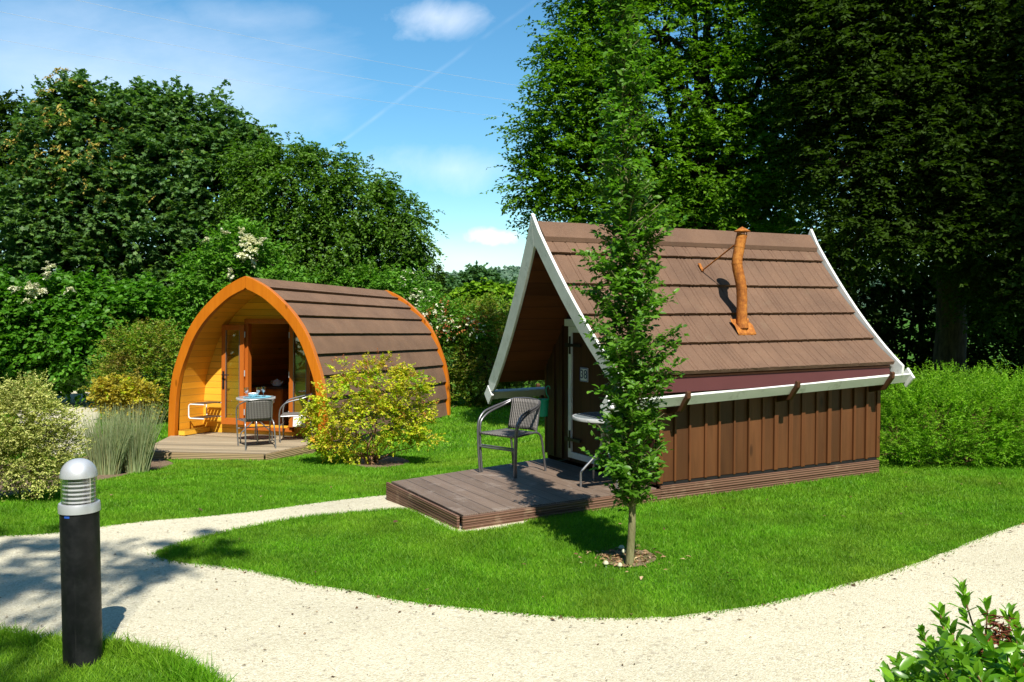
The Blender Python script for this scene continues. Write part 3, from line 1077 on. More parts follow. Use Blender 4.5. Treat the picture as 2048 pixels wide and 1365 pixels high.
# door
dv0, dv1, dz0, dz1 = .40, 1.34, .19, 1.53
door = MB().box2((-.040, dv0 + .062, dz0 + .062), (-.003, dv1 - .062, dz1 - .062)).build('door', m_hut_boardf, hut)
mb = MB()
mb.box2((-.058, dv0, dz0), (-.004, dv0 + .060, dz1)).box2((-.058, dv1 - .060, dz0), (-.004, dv1, dz1))
mb.box2((-.056, dv0 + .061, dz0), (-.005, dv1 - .061, dz0 + .060)).box2((-.056, dv0 + .061, dz1 - .060), (-.005, dv1 - .061, dz1))
mb.build('door_frame', m_white, door, bevel=.003)
MB().box2((-.075, dv0 - .05, dz1 + .003), (-.004, dv1 + .05, dz1 + .075)).build('lintel', m_white, hut, bevel=.004)
for z in (.38, 1.34):
    mb = MB()
    mb.box2((-.068, dv1 - .05, z - .09), (-.059, dv1 - .025, z + .09)).box2((-.068, dv1 - .02, z - .02), (-.059, dv1 + .05, z + .02)).box2((-.068, dv1 - .24, z - .014), (-.0585, dv1 - .052, z + .014))
    mb.build('hinge', m_black_iron, door)
pl = MB().box2((-.050, .99, .985), (-.041, 1.13, 1.125)).build('number_plate', mat_plain('enamel plate', (.78, .80, .80), .25, .5, var=.02), door, bevel=.003)
mb = MB()
for a, b in (((.995, .99), (1.125, .996)), ((.995, 1.114), (1.125, 1.12)), ((.995, .997), (1.001, 1.113)), ((1.119, .997), (1.125, 1.113))):
    mb.box2((-.0525, a[0], a[1]), (-.0505, b[0], b[1]))
fc = bpy.data.curves.new('house_number', 'FONT')
fc.body = '38'
fc.size = .125
fc.extrude = .0008
fc.align_x = 'CENTER'
fc.align_y = 'CENTER'
fc.materials.append(mat_plain('dark blue enamel', (.015, .03, .12), .3))
ft = bpy.data.objects.new('house_number_text', fc)
COL.objects.link(ft)
bpy.context.view_layer.update()
fm = bpy.data.meshes.new_from_object(ft.evaluated_get(bpy.context.evaluated_depsgraph_get()))
bpy.data.objects.remove(ft)
fo = bpy.data.objects.new('house_number', fm)
COL.objects.link(fo)
fo.parent = door
fo.location = (-.0518, 1.06, 1.055)
fo.rotation_euler = (math.pi / 2, 0, -math.pi / 2)
mb = MB()
for a, b in (((.993, .988), (1.127, .995)), ((.993, 1.115), (1.127, 1.122)), ((.993, .9955), (1.0, 1.1145)), ((1.12, .9955), (1.127, 1.1145))):
    mb.box2((-.0530, a[0], a[1]), (-.0505, b[0], b[1]))
mb.build('plate_border', mat_plain('blue enamel', (.02, .06, .30), .3), door)

# eave flashings, wooden V gutters, brackets
for sd in (1, -1):
    put = (lambda s, v, z: Vector((s, v, z))) if sd == 1 else (lambda s, v, z: Vector((s, HW - v, z)))
    pput = (lambda s, v, z: Vector((prow(s, z), v, z)))
    ez = hprof(1.0)[-1]
    dzz = 0 if sd == 1 else -.13
    mb = MB()
    a, b = (ez[0] + .045, ez[1] + .02 + dzz), (ez[0] - .005, ez[1] - .16 + dzz)
    mb.prism([a, b, (b[0] + .012, b[1]), (a[0] + .02, a[1])], lambda p: pput(S0 + .02, *p), lambda p: pput(S1 - .02, *p))
    if sd == 1: mb.build('eave_flashing', m_purple, hut)

    def gut(s, dv, dz):
        return put(s, ez[0] - (.035 if sd == 1 else .10) + dv, ez[1] - .30 + dz + .028 * s * (1 if sd == 1 else .2) + dzz)
    ga, gb = (-.66 if sd == 1 else -.52), 3.05
    mb = MB()
    mb.prism([(0, .022), (-.058, .112), (-.042, .122), (.0, .058), (.04, .116), (.056, .104)], lambda p: gut(ga, *p), lambda p: gut(gb, *p))
    gu = mb.build('gutter', m_white_wood, hut, bevel=.003)
    for s_a, s_b in ((ga - .03, ga - .001), (gb + .001, gb + .03)):
        mb = MB()
        mb.prism([(0, -.030), (-.095, .075), (-.015, .175), (.08, .075)], lambda p: gut(s_a, *p), lambda p: gut(s_b, *p))
        mb.build('gutter_end', m_white, gu, bevel=.003)
    for s in (.12, 1.43, 2.74):
        mb = MB()
        prof = [(.205, -.075), (.205, -.005), (.035, .008), (-.062, .108), (-.068, .150), (-.088, .160), (-.106, .148), (-.102, .095), (-.005, -.03)]
        mb.prism(prof, lambda p: gut(s - .020, *p), lambda p: gut(s + .020, *p))
        mb.build('gutter_bracket', m_hut_dark, hut, bevel=.006)

# rusty stovepipe
def roof_local(px, py, off=.03):
    best = None
    fn, tot = curve_frames(hprof(1.0))
    for s in np.linspace(-.6, 2.8, 171):
        for a in np.linspace(.05, tot, 90):
            p, d = fn(a)
            n = np.array([d[1], -d[0]])
            q = p + n * off
            u = proj(HM @ Vector((s, q[0], q[1])))
            e = (u[0] - px) ** 2 + (u[1] - py) ** 2
            if best is None or e < best[0]: best = (e, Vector((s, q[0], q[1])), d)
    return best[1], best[2]


base, bd_ = roof_local(1484, 655)
HI = HM.inverted()
bw = HM @ base
k_ = bw.y / F
def off_px(px, py):
    return HI @ Vector((bw.x + (px - 1484) * k_, bw.y, bw.z + (655 - py) * k_))
pipe_pts = [off_px(1484, 672), off_px(1484, 640), off_px(1484, 600), off_px(1483, 578), off_px(1481, 566), off_px(1475, 540), off_px(1473, 528), off_px(1474, 517), off_px(1478, 495), off_px(1481, 478), off_px(1483, 470)]
pr = 10.6 * k_
chim = MB().tube(pipe_pts, pr, 18).build('stovepipe', m_rust, hut, smooth=50)
for q in (3, 6, 8):
    mb = MB()
    p0, p1 = pipe_pts[q] + (pipe_pts[q - 1] - pipe_pts[q]).normalized() * .006, pipe_pts[q] + (pipe_pts[q + 1] - pipe_pts[q]).normalized() * .006
    mb.tube([p0, p1], pr * 1.045, 18)
    mb.build('pipe_seam', m_rust, chim, smooth=50)
tp = pipe_pts[-1]
mb = MB()
mb.lathe([(pr * .3, .0), (pr * 1.5, .012), (pr * 1.52, .018), (0, .062)], 20, tp + Vector((0, 0, .012)))
for q in range(4):
    t = q * math.pi / 2 + .4
    mb.tube([tp + Vector((math.cos(t) * pr * .9, math.sin(t) * pr * .9, -.03)), tp + Vector((math.cos(t) * pr * .9, math.sin(t) * pr * .9, .026))], .005, 5)
mb.build('rain_cap', m_rust, chim)
# flashing plate lying on the slope
d3 = Vector((0, bd_[0], bd_[1]))
n3 = Vector((0, bd_[1], -bd_[0]))
mb = MB()
rowp = []
for i in range(7):
    a = -.085 + .19 * i / 6
    lift = .022 - .02 * abs(i - 3) / 3 + (.022 if i == 0 else 0)
    rowp.append([base + d3 * a + n3 * (lift - .005 + (.014 if j in (0, 4) else 0)) + Vector((x, 0, 0)) for j, x in enumerate((-.115, -.09, 0, .09, .115))])
mb.grid(rowp)
o = mb.build('pipe_flashing', m_rust, chim, smooth=40)
sm = o.modifiers.new('Solidify', 'SOLIDIFY'); sm.thickness = .006
MB().tube([base + n3 * .01 + Vector((0, 0, -.02)), base + n3 * .0 + Vector((0, 0, .05))], pr * 1.18, 18).build('pipe_collar', m_rust, chim, smooth=50)
st, sd_ = roof_local(1405, 541)
n3b = Vector((0, sd_[1], -sd_[0]))
d3b = Vector((0, sd_[0], sd_[1]))
mb = MB()
mb.tube([st + n3b * .012, off_px(1471, 489)], .008, 8)
mb.build('stay_rod', m_rust, chim, smooth=60)
MB().box2((st.x - .015, -.05, -.004), (st.x + .015, .05, .004)).build('stay_foot', m_rust, chim).matrix_local = Matrix.Translation(Vector((0, st.y, st.z)) - d3b * .04 + n3b * .006) @ Matrix.Rotation(math.atan2(sd_[1], sd_[0]), 4, 'X')

# brown deck in front of the hut (boards run away from its front edge)
ZD = .112
MDI = Matrix.Translation((BD[0].x, BD[0].y, 0)) @ Matrix.Rotation(HT, 4, 'Z')
dk = thing('wooden_deck', 'low dark brown grooved timber deck in front of the steep roofed cabin', 'deck', (BD[0].x, BD[0].y, 0), (0, 0, HT))
loc = [MDI.inverted() @ Vector((p.x, p.y, 0)) for p in BD]
mb = MB()
top = [(p.x, p.y) for p in loc]
mb.prism(top, lambda p: (p[0], p[1], ZD - .025), lambda p: (p[0], p[1], ZD))
mb.build('deck_boards', m_deck_brown, dk, bevel=.003)
for i in (0, 3):
    a, b = loc[i], loc[(i + 1) % 4]
    for z0, z1 in ((-.14, .045), (.05, ZD - .002)):
        d = (b - a).normalized()
        nn_ = Vector((d.y, -d.x, 0))
        ang = math.atan2(d.y, d.x)
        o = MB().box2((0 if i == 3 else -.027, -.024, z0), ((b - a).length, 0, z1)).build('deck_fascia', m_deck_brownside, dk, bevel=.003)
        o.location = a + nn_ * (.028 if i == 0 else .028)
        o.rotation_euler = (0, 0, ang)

# ------------------------------------------------------------------ camping pod
pod = thing('camping_pod', 'arched orange wooden camping pod with brown shingle roof and open glazed doors', 'cabin', PO, (PPITCH, 0, PT))
PH, PW = 2.64, 1.475
pp_ = [np.array(p) for p in ((0, 1.0), (.13, .972), (.32, .912), (.576, .789), (.748, .662), (.862, .524), (.945, .387), (.988, .22), (1.0, 0))]
pro = catmull(pp_, 5) * np.array([PW, PH])


def offs(P, d):
    """shift a profile inwards by distance d"""
    T = np.gradient(P, axis=0)
    T = T / np.linalg.norm(T, axis=1)[:, None]
    n = np.stack([T[:, 1], -T[:, 0]], 1)
    q = P + n * d if np.isscalar(d) else P + n * np.asarray(d)[:, None]
    return q


tt_ = np.linspace(0, 1, len(pro))
inner = offs(pro, .20 - .075 * tt_)
inner[0, 0] = .0
inner = inner[(inner[:, 0] >= 0)]
inner[0] = (0.0, inner[0, 1])
lining = offs(pro, .145)
lining = lining[lining[:, 0] >= 0]
lining[0, 0] = 0
lining[-1, 1] = 0
tilep = offs(pro, .085)
tilep = tilep[tilep[:, 0] >= 0]
tilep[0, 0] = 0
for sd in (1, -1):
    for ya, yb in ((-.012, .085), (4.95, 5.04)):
        poly = [(.002, pro[0, 1])] + [tuple(p) for p in pro[1:]] + [tuple(p) for p in inner[::-1][:-1]] + [(.002, inner[0, 1])]
        mb = MB()
        mb.prism(poly, lambda p: (sd * p[0], ya, p[1]), lambda p: (sd * p[0], yb, p[1]))
        mb.build('arch_beam', m_pod_arch, pod, bevel=.006)
    fn, tot = curve_frames(tilep)
    nC = 9
    cl_ = (tot - .22) / 8.35
    br = [tot - .05 - cl_ * k for k in range(8, -1, -1)]
    mb = MB()
    tile_roof(mb, fn, [.05] + br, .085, 4.95, 1, lambda s, v, z: (sd * v, s, z), .048, False, seed=11)
    mb.build('roof_slope', m_tile_pod, pod, fix=False, smooth=30)
    # inner lining with plank UVs
    fn2, tot2 = curve_frames(lining)
    rows, uvs = [], []
    for k in range(37):
        a = tot2 * k / 36
        p, d = fn2(a)
        rows.append([(sd * p[0], y, p[1]) for y in (.085, .70, 4.94)])
        uvs.append([(y, a) for y in (.085, .70, 4.94)])
    mb = MB()
    mb.grid(rows, uvs)
    mb.build('lining', m_pod_lining, pod, smooth=40, fix=False)
    # skirting beam inside the porch
    mb = MB()
    x = lining[-1, 0] - .06
    mb.box2((sd * (x - .10), .02, .035), (sd * (x + .02), .69, .115))
    mb.build('skirting', m_pod_board, pod, bevel=.004)
    mb = MB()
    mb.box2((sd * (PW - .10), .1, -.15), (sd * (PW - .04), 4.94, .03))
    mb.build('base_beam', m_black_iron, pod)
mb = MB()
mb.prism([(-.17, PH - .165), (-.165, PH - .125), (-.02, PH - .015), (.02, PH - .015), (.165, PH - .125), (.17, PH - .165)], lambda p: (p[0], .09, p[1]), lambda p: (p[0], 4.945, p[1]))
mb.build('ridge_cap', m_tile_pod, pod, bevel=.006)
MB().box2((-1.40, .09, -.06), (1.40, 4.94, .026)).build('floor', m_deck_grey, pod)

# recessed front wall with the door opening, rear wall
OX0, OX1, OZ1 = -.43, .41, 1.885
def wall_poly(pr):
    return [(-p[0], p[1]) for p in pr[::-1]] + [tuple(p) for p in pr[1:]]
wl = [p for p in lining]
mb = MB()
lp = [(-p[0], p[1]) for p in wl[::-1]]
rp = [tuple(p) for p in wl]
topz = OZ1
def xat(z): return float(np.interp(z, lining[::-1, 1], lining[::-1, 0]))
lz = [z for z in np.linspace(0.027, topz, 16)]
left_poly = [(OX0, .027)] + [(OX0, topz)] + [(-xat(z), z) for z in lz[::-1]]
right_poly = [(OX1, .027)] + [(OX1, topz)] + [(xat(z), z) for z in lz[::-1]]
top_poly = [(-xat(topz), topz)] + [(-p[0], p[1]) for p in lining[::-1] if p[1] > topz + .01] + [tuple(p) for p in lining[1:] if p[1] > topz + .01] + [(xat(topz), topz)]
for pl_ in (left_poly, right_poly, top_poly, [(OX0, .027), (OX1, .027), (OX1, .19), (OX0, .19)]):
    mb.prism(pl_, lambda p: (p[0], .70, p[1]), lambda p: (p[0], .74, p[1]))
mb.build('front_wall', m_pod_board, pod, fix=True)
mb = MB()
mb.prism(wall_poly([p for p in offs(pro, .10) if p[0] >= 0]), lambda p: (p[0], 4.86, p[1]), lambda p: (p[0], 4.93, p[1]))
mb.build('rear_wall', m_pod_board, pod)
mb = MB()
mb.box2((OX0 - .05, .655, .16), (OX0 + .025, .76, OZ1)).box2((OX1 - .025, .655, .16), (OX1 + .05, .76, OZ1))
mb.box2((OX0 - .05, .653, OZ1 + .001), (OX1 + .05, .76, OZ1 + .075)).box2((OX0 - .05, .64, .10), (OX1 + .05, .76, .159))
mb.build('door_frame', m_pod_frame, pod, bevel=.004)
for sd in (-1, 1):
    wl_ = .415
    hx = OX0 - .02 if sd < 0 else OX1 + .02
    e = thing('door', None, None)
    del_ = e
    bpy.data.objects.remove(e)
    mb = MB()
    z0, z1 = .185, 1.86
    X = lambda a: hx + sd * a
    mb.box2((X(0), -.0, z0), (X(.078), .045, z1)).box2((X(wl_ - .078), 0, z0), (X(wl_), .045, z1))
    mb.box2((X(.0785), .001, z0), (X(wl_ - .0785), .044, z0 + .11)).box2((X(.0785), .001, z1 - .09), (X(wl_ - .0785), .044, z1))
    dr = mb.build('door', m_pod_frame, pod, bevel=.004)
    piv = Vector((hx, 0, 0))
    ang = rad(5) * (1 if sd < 0 else -1)
    dr.matrix_local = Matrix.Translation((hx, .60, 0)) @ Matrix.Rotation(ang, 4, 'Z') @ Matrix.Translation((-hx, 0, 0))
    MB().box2((X(.075), .018, z0 + .105), (X(wl_ - .075), .026, z1 - .085)).build('glass', m_pane, dr)
    mb = MB()
    for a in (.0782, wl_ - .0862):
        mb.box2((X(a), -.004, z0 + .112), (X(a + .008), .012, z1 - .092))
    mb.build('glazing_bead', m_alu, dr)
    if sd < 0:
        mb = MB()
        hxx = X(wl_ - .04)
        mb.tube([(hxx, -.005, 1.02), (hxx, -.05, 1.02), (hxx + .02, -.06, 1.02), (hxx + .13, -.06, 1.02)], .010, 8)
        mb.box2((hxx - .018, -.008, .78), (hxx + .018, .0, 1.08))
        mb.tube([(hxx, -.02, .82), (hxx, 0, .82)], .014, 8)
        mb.build('handle', m_black_iron, dr, smooth=50)
    for z in (.40, 1.05, 1.70):
        MB().tube([(X(-.012), .01, z - .05), (X(-.012), .01, z + .05)], .010, 8).build('hinge', m_silver, dr, smooth=50)

# things inside the pod
def in_pod(x, y, z):
    return PM @ Vector((x, y, z))


ct = thing('cabinet', 'low dark wooden cabinet inside the arched pod doorway', 'cabinet', in_pod(-.72, 2.0, .027), (PPITCH, 0, PT))
MB().box2((-.38, -.4, 0), (.38, .4, .70)).build('carcass', m_pod_frame, ct, bevel=.004)
MB().box2((-.40, -.42, .701), (.40, .42, .735)).build('worktop', m_dark_plastic, ct, bevel=.004)
mb = MB().box2((-.36, -.415, .05), (-.01, -.401, .68)).box2((.01, -.415, .05), (.36, -.401, .68))
mb.build('cupboard_front', m_pod_frame, ct, bevel=.003)
kt = thing('kettle', 'white kettle on the cabinet inside the pod doorway', 'kettle', in_pod(-.55, 1.75, .763), (PPITCH, 0, PT))
MB().lathe([(.06, 0), (.085, .015), (.09, .05), (.07, .10), (.045, .115), (.02, .122), (.018, .135), (0, .14)], 20).build('body', m_porcelain, kt, smooth=50)
MB().tube([(.07, 0, .05), (.11, 0, .075), (.125, 0, .105)], [.018, .013, .009], 8).build('spout', m_porcelain, kt, smooth=60)
MB().tube([(-.075, 0, .09), (-.12, 0, .10), (-.13, 0, .06), (-.085, 0, .03)], .008, 8).build('handle', m_porcelain, kt, smooth=60)

# tube rack on the left porch wall
rk = thing('wall_rack', 'white tube two tier rack with brown slats on the porch side wall', 'rack', in_pod(-1.20, .16, .30), (PPITCH, 0, PT))
for y in (0, .46):
    MB().tube([(.30, y, .24), (.03, y, .24), (.008, y, .225), (.0, y, .20), (0, y, .05), (.008, y, .022), (.03, y, .006), (.30, y, .006)], .011, 10).build('tube_frame', m_white, rk, smooth=60)
for z in (.247, .013):
    mb = MB()
    for k in range(4):
        mb.box2((.05 + .065 * k, -.0, z), (.10 + .065 * k, .46, z + .014))
    mb.build('shelf', m_dark_plastic, rk, bevel=.003)

# white board leaning below the right door leaf
t = thing('notice_board', 'white blank board leaning below the right glazed pod door', 'board', in_pod(.64, .58, .20), (PPITCH + rad(-6), 0, PT))
MB().box2((-.12, -.012, 0), (.12, .0, .19)).build('panel', m_white, t, bevel=.003)

# grey deck
gd = thing('wooden_deck', 'weathered pale grey timber deck in front of the arched pod', 'deck', (0, 0, 0))
ZG = -.402
gdl = [(p.x, p.y) for p in GD]
gd.location = (GD[1].x, GD[1].y, 0)
A2 = math.atan2(GD[1].y - GD[0].y, GD[1].x - GD[0].x)
gd.rotation_euler = (0, 0, A2)
GI = (Matrix.Translation((GD[1].x, GD[1].y, 0)) @ Matrix.Rotation(A2, 4, 'Z')).inverted()
gl = [GI @ Vector((p.x, p.y, 0)) for p in GD]
MB().prism([(p.x, p.y) for p in gl], lambda p: (p[0], p[1], ZG - .03), lambda p: (p[0], p[1], ZG)).build('deck_boards', m_deck_grey, gd, bevel=.003)
for i in (0, 1, 4):
    a, b = gl[i], gl[(i + 1) % 5]
    d = (b - a).normalized()
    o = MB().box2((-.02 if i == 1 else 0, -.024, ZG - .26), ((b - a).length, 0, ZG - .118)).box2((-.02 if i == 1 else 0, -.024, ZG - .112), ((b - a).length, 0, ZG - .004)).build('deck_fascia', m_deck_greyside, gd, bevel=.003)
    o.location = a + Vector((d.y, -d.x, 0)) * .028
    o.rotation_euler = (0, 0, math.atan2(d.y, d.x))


# ------------------------------------------------------------------ furniture
def smooth_pts(pts, k=5):
    return [Vector(p) for p in catmull([np.array(p, float) for p in pts], k)]


def make_chair(label, double, mat):
    t = thing('wicker_chair', label, 'chair', group='grey wicker terrace chairs')
    offs_ = (0, .028) if double else (0,)
    for s in (-1, 1):
        mb = MB()
        for d in offs_:
            mb.tube(smooth_pts([(s * (.235 - d * .2), .225 - d, 0), (s * (.245 - d * .2), .235 - d, .2), (s * (.255 - d * .2), .235 - d, .42)], 3), .0115, 8)
        mb.build('leg', mat, t, smooth=60)
        mb = MB()
        for d in offs_:
            mb.tube(smooth_pts([(s * (.255 - d * .2), .235 - d, .42), (s * (.26 - d * .2), .215 - d, .53 - d * .3), (s * (.258 - d * .2), .14 - d, .615 - d), (s * (.25 - d * .2), .02, .655 - d),
                                (s * .235, -.13, .69 - d * .8), (s * .20, -.215, .72 - d * .5)], 4), .0115, 8)
        mb.build('armrest', mat, t, smooth=60)
        mb = MB()
        mb.tube(smooth_pts([(s * .195, -.13, .415), (s * .205, -.19, .40), (s * .212, -.235, .32), (s * .22, -.285, 0)], 4), .0115, 8)
        mb.build('leg', mat, t, smooth=60)
    mb = MB()
    mb.tube(smooth_pts([(-.20, -.215, .72), (-.15, -.245, .735), (0, -.265, .745), (.15, -.245, .735), (.20, -.215, .72)], 4), .0115, 8)
    for s in (-1, 1):
        mb.tube(smooth_pts([(s * .19, -.17, .42), (s * .19, -.205, .58), (s * .185, -.235, .725)], 3), .009, 8)
    mb.build('back_frame', mat, t, smooth=60)
    mb = MB()
    mb.tube([(-.235, .215, .405), (.235, .215, .405)], .011, 8).tube([(-.195, -.13, .412), (.195, -.13, .412)], .011, 8)
    for s in (-1, 1): mb.tube([(s * .237, .215, .408), (s * .195, -.13, .413)], .011, 8)
    mb.build('seat_frame', mat, t, smooth=60)
    mb = MB()
    mb.tube([(-.238, .222, .27), (.238, .222, .27)], .009, 8)
    if double: mb.tube([(-.236, .20, .285), (.236, .20, .285)], .009, 8)
    mb.build('stretcher', mat, t, smooth=60)
    rows, uv = [], []
    for i in range(9):
        y = -.14 + .365 * i / 8
        wv = .195 + .042 * i / 8
        rows.append([(wv * x, y, .418 - .016 * (1 - x * x) * math.sin(math.pi * i / 8)) for x in np.linspace(-1, 1, 9)])
        uv.append([(wv * x, y) for x in np.linspace(-1, 1, 9)])
    o = MB().grid(rows, uv).build('seat', m_wicker, t, smooth=60)
    sm = o.modifiers.new('Solidify', 'SOLIDIFY'); sm.thickness = .014
    rows, uv = [], []
    for i in range(9):
        z = .425 + .31 * i / 8
        rows.append([(.19 * x, -.168 - .066 * i / 8 - .032 * (1 - x * x), z) for x in np.linspace(-1, 1, 9)])
        uv.append([(.19 * x, z) for x in np.linspace(-1, 1, 9)])
    o = MB().grid(rows, uv).build('backrest', m_wicker, t, smooth=60)
    sm = o.modifiers.new('Solidify', 'SOLIDIFY'); sm.thickness = .014
    return t


c1 = make_chair('grey wicker armchair on the dark brown deck of the steep roofed cabin', True, m_alu_d)
c1.location = (-.005, 8.75, ZD)
c1.rotation_euler = (0, 0, rad(139))
c1.scale = (.95, .95, .95)
c2 = make_chair('grey wicker chair on the pod deck with its back to the viewer', False, m_alu)
c2.location = (-3.87, 13.58, ZG)
c2.rotation_euler = (0, 0, rad(27))
c3 = copy_tree(c2)
c3['label'] = 'grey wicker chair on the pod deck seen side on beside the yellow bush'
c3.location = (-3.43, 14.25, ZG)
c3.rotation_euler = (0, 0, rad(98))


def make_table(label, h, loc):
    t = thing('bistro_table', label, 'table', loc, group='round bistro tables')
    R = .30
    MB().lathe([(0, h - .006), (R - .012, h - .006), (R - .012, h + .001), (0, h + .001)], 40).build('table_top', m_tabletop, t, smooth=40)
    MB().lathe([(R - .012, h - .03), (R, h - .026), (R + .003, h - .012), (R - .002, h + .002), (R - .012, h + .004), (R - .012, h - .03)], 40).build('table_rim', m_tablerim, t, smooth=50)
    for q in range(4):
        a = q * math.pi / 2 + .35
        ca, sa = math.cos(a), math.sin(a)
        P = [(.24, 0), (.24, .10), (.225, .15), (.10, .27), (.05, .34), (.035, .42), (.035, h - .12), (.06, h - .08), (.20, h - .018)]
        MB().tube(smooth_pts([(r * ca, r * sa, z) for r, z in P], 3), .011, 8).build('leg', m_alu, t, smooth=60)
    MB().lathe([(.05, h * .55), (.052, h * .55), (.052, h * .55 + .018), (.05, h * .55 + .018)], 16).build('leg_ring', m_alu, t, smooth=50)
    return t


make_table('round glass topped bistro table behind the young tree on the brown deck', .63, (.845, 8.12, ZD))
TB = Vector((-4.02, 14.08, ZG))
make_table('round bistro table laid with glasses on the pod deck', .70, TB)
TH = ZG + .701
t = thing('serving_tray', 'light blue round tray on the pod deck table', 'tray', (TB.x + .02, TB.y, TH))
MB().lathe([(0, .001), (.20, .001), (.215, .006), (.21, .008), (.195, .004), (0, .004)], 28).build('tray', m_cloth, t, smooth=50)
t = thing('bowl', 'pale blue white bowl between the glasses on the pod table', 'bowl', (TB.x - .035, TB.y - .03, TH + .0085))
MB().lathe([(.035, 0), (.04, .004), (.072, .03), (.085, .06), (.081, .06), (.068, .032), (.036, .01), (0, .008)], 24).build('bowl', m_porcelain, t, smooth=60)
for k, (dx, dy, lb) in enumerate(((-.135, -.05, 'stemmed wine glass left of the bowl on the pod table'), (.045, -.02, 'stemmed wine glass right beside the bowl on the pod table'), (.105, .05, 'stemmed wine glass farthest right on the pod table'))):
    t = thing('wine_glass', lb, 'glass', (TB.x + dx, TB.y + dy, TH + .0085), group='wine glasses on the pod table')
    MB().lathe([(.032, 0), (.031, .003), (.006, .006), (.0045, .02), (.0045, .055), (.012, .064), (.028, .085), (.034, .115), (.036, .15), (.0345, .15), (.032, .115), (.025, .085), (.008, .068), (0, .066)], 20).build('bowl_and_stem', mat_glass('wine glass', (.96, .98, 1), .16) if k == 0 else bpy.data.materials['wine glass'], t, smooth=60)

# bucket hanging at the left corner of the hut
bp = HM @ Vector((-.20, HW - .26, .59))
bk = thing('bucket', 'turquoise green plastic bucket hanging on a hook by the cabin corner', 'bucket', bp)
MB().lathe([(.0, 0), (.048, 0), (.060, .17), (.064, .172), (.064, .180), (.058, .180), (.046, .01), (0, .008)], 24).build('pail', m_green, bk, smooth=40)
MB().tube(smooth_pts([(.05, -.01, .15), (.055, -.01, .20), (.035, -.005, .235), (.03, 0, .29), (.045, 0, .315), (.065, 0, .31), (.07, 0, .285)], 4), .005, 8).build('hook', m_green, bk, smooth=60)
MB().tube([(.045, 0, .312), (.05, .01, .60)], .002, 5).build('cord', m_black_iron, bk)

# ------------------------------------------------------------------ bollard light
bp = gpt(166, 1322)
bo = thing('bollard_light', 'black garden bollard lamp with silver dome and louvred glass head', 'lamp', bp, (rad(-.3), rad(-.35), 0))
sc_ = bp.y / 4.46
zz = lambda y: EYE - (y - 610) * bp.y / F - bp.z
MB().lathe([(.089, -.1), (.089, zz(1026))], 40).build('post', m_post, bo, smooth=40)
MB().lathe([(.088, zz(1026)), (.095, zz(1026)), (.095, zz(1012)), (.092, zz(1008)), (.06, zz(1007))], 40).build('collar', m_silver, bo, smooth=35)
r0 = .084
zd = zz(955)
dome = [(r0 - .004, zd - .004), (r0 + .001, zd - .002), (r0 + .001, zd + .004)]
hd = zz(921) - zd
for k in range(1, 11):
    a = math.pi / 2 * k / 10
    dome.append((r0 * math.cos(a) ** .9 if k < 10 else 0, zd + .004 + hd * math.sin(a)))
MB().lathe(dome, 40).build('dome_cap', m_silver, bo, smooth=50)
zl0, zl1 = zz(1007), zz(957)
for k in range(6):
    z = zl0 + (zl1 - zl0) * (k + .35) / 6
    MB().lathe([(.036, z + .012), (.072, z - .005), (.074, z - .002), (.040, z + .018), (.036, z + .012)], 36).build('louvre', m_louvre, bo, smooth=40)
MB().lathe([(.034, zl0), (.034, zl1)], 24).build('lamp_core', m_porcelain, bo, smooth=40)
o = MB().lathe([(.081, zl0), (.081, zl1 - .001), (.078, zl1 - .001), (.078, zl0), (.081, zl0)], 40).build('glass_cover', m_glass, bo, smooth=40)
mb = MB()
for a0, a1 in ((-100, -92), (-88, -82), (-79, -74), (-72, -66)):
    mb.lathe
mb = MB()
ring = []
for a in np.linspace(rad(-112), rad(-94), 6):
    ring.append([(math.cos(a) * .0897, math.sin(a) * .0897, z) for z in (zz(1033), zz(1029))])
mb.grid(ring)
o = mb.build('sticker', m_blue, bo)
sm = o.modifiers.new('Solidify', 'SOLIDIFY'); sm.thickness = .0006; sm.offset = 0

# ------------------------------------------------------------------ power lines
for k, (a, b, lb) in enumerate((((150, 0), (1075, 183), 'highest thin power line crossing the sky'), ((0, 24), (1025, 207), 'middle thin power line crossing the sky'), ((0, 80), (990, 238), 'lowest thin power line crossing the sky'))):
    p0, p1 = at(a[0], a[1], 70), at(b[0], b[1], 105)
    d = p1 - p0
    p0, p1 = p0 - d * .8, p1 + d * .6
    pts = []
    sag = 2.2
    t_a, t_b = .8 / 2.4, 1.8 / 2.4
    base_off = sag * (4 * t_a * (1 - t_a))
    for i in range(41):
        t = i / 40
        p = p0.lerp(p1, t)
        p.z += base_off - sag * 4 * t * (1 - t)
        pts.append(p)
    tag(MB().tube(pts, .011, 5).build('power_line', m_wire, smooth=60), lb, 'cable', 'power lines in the sky')

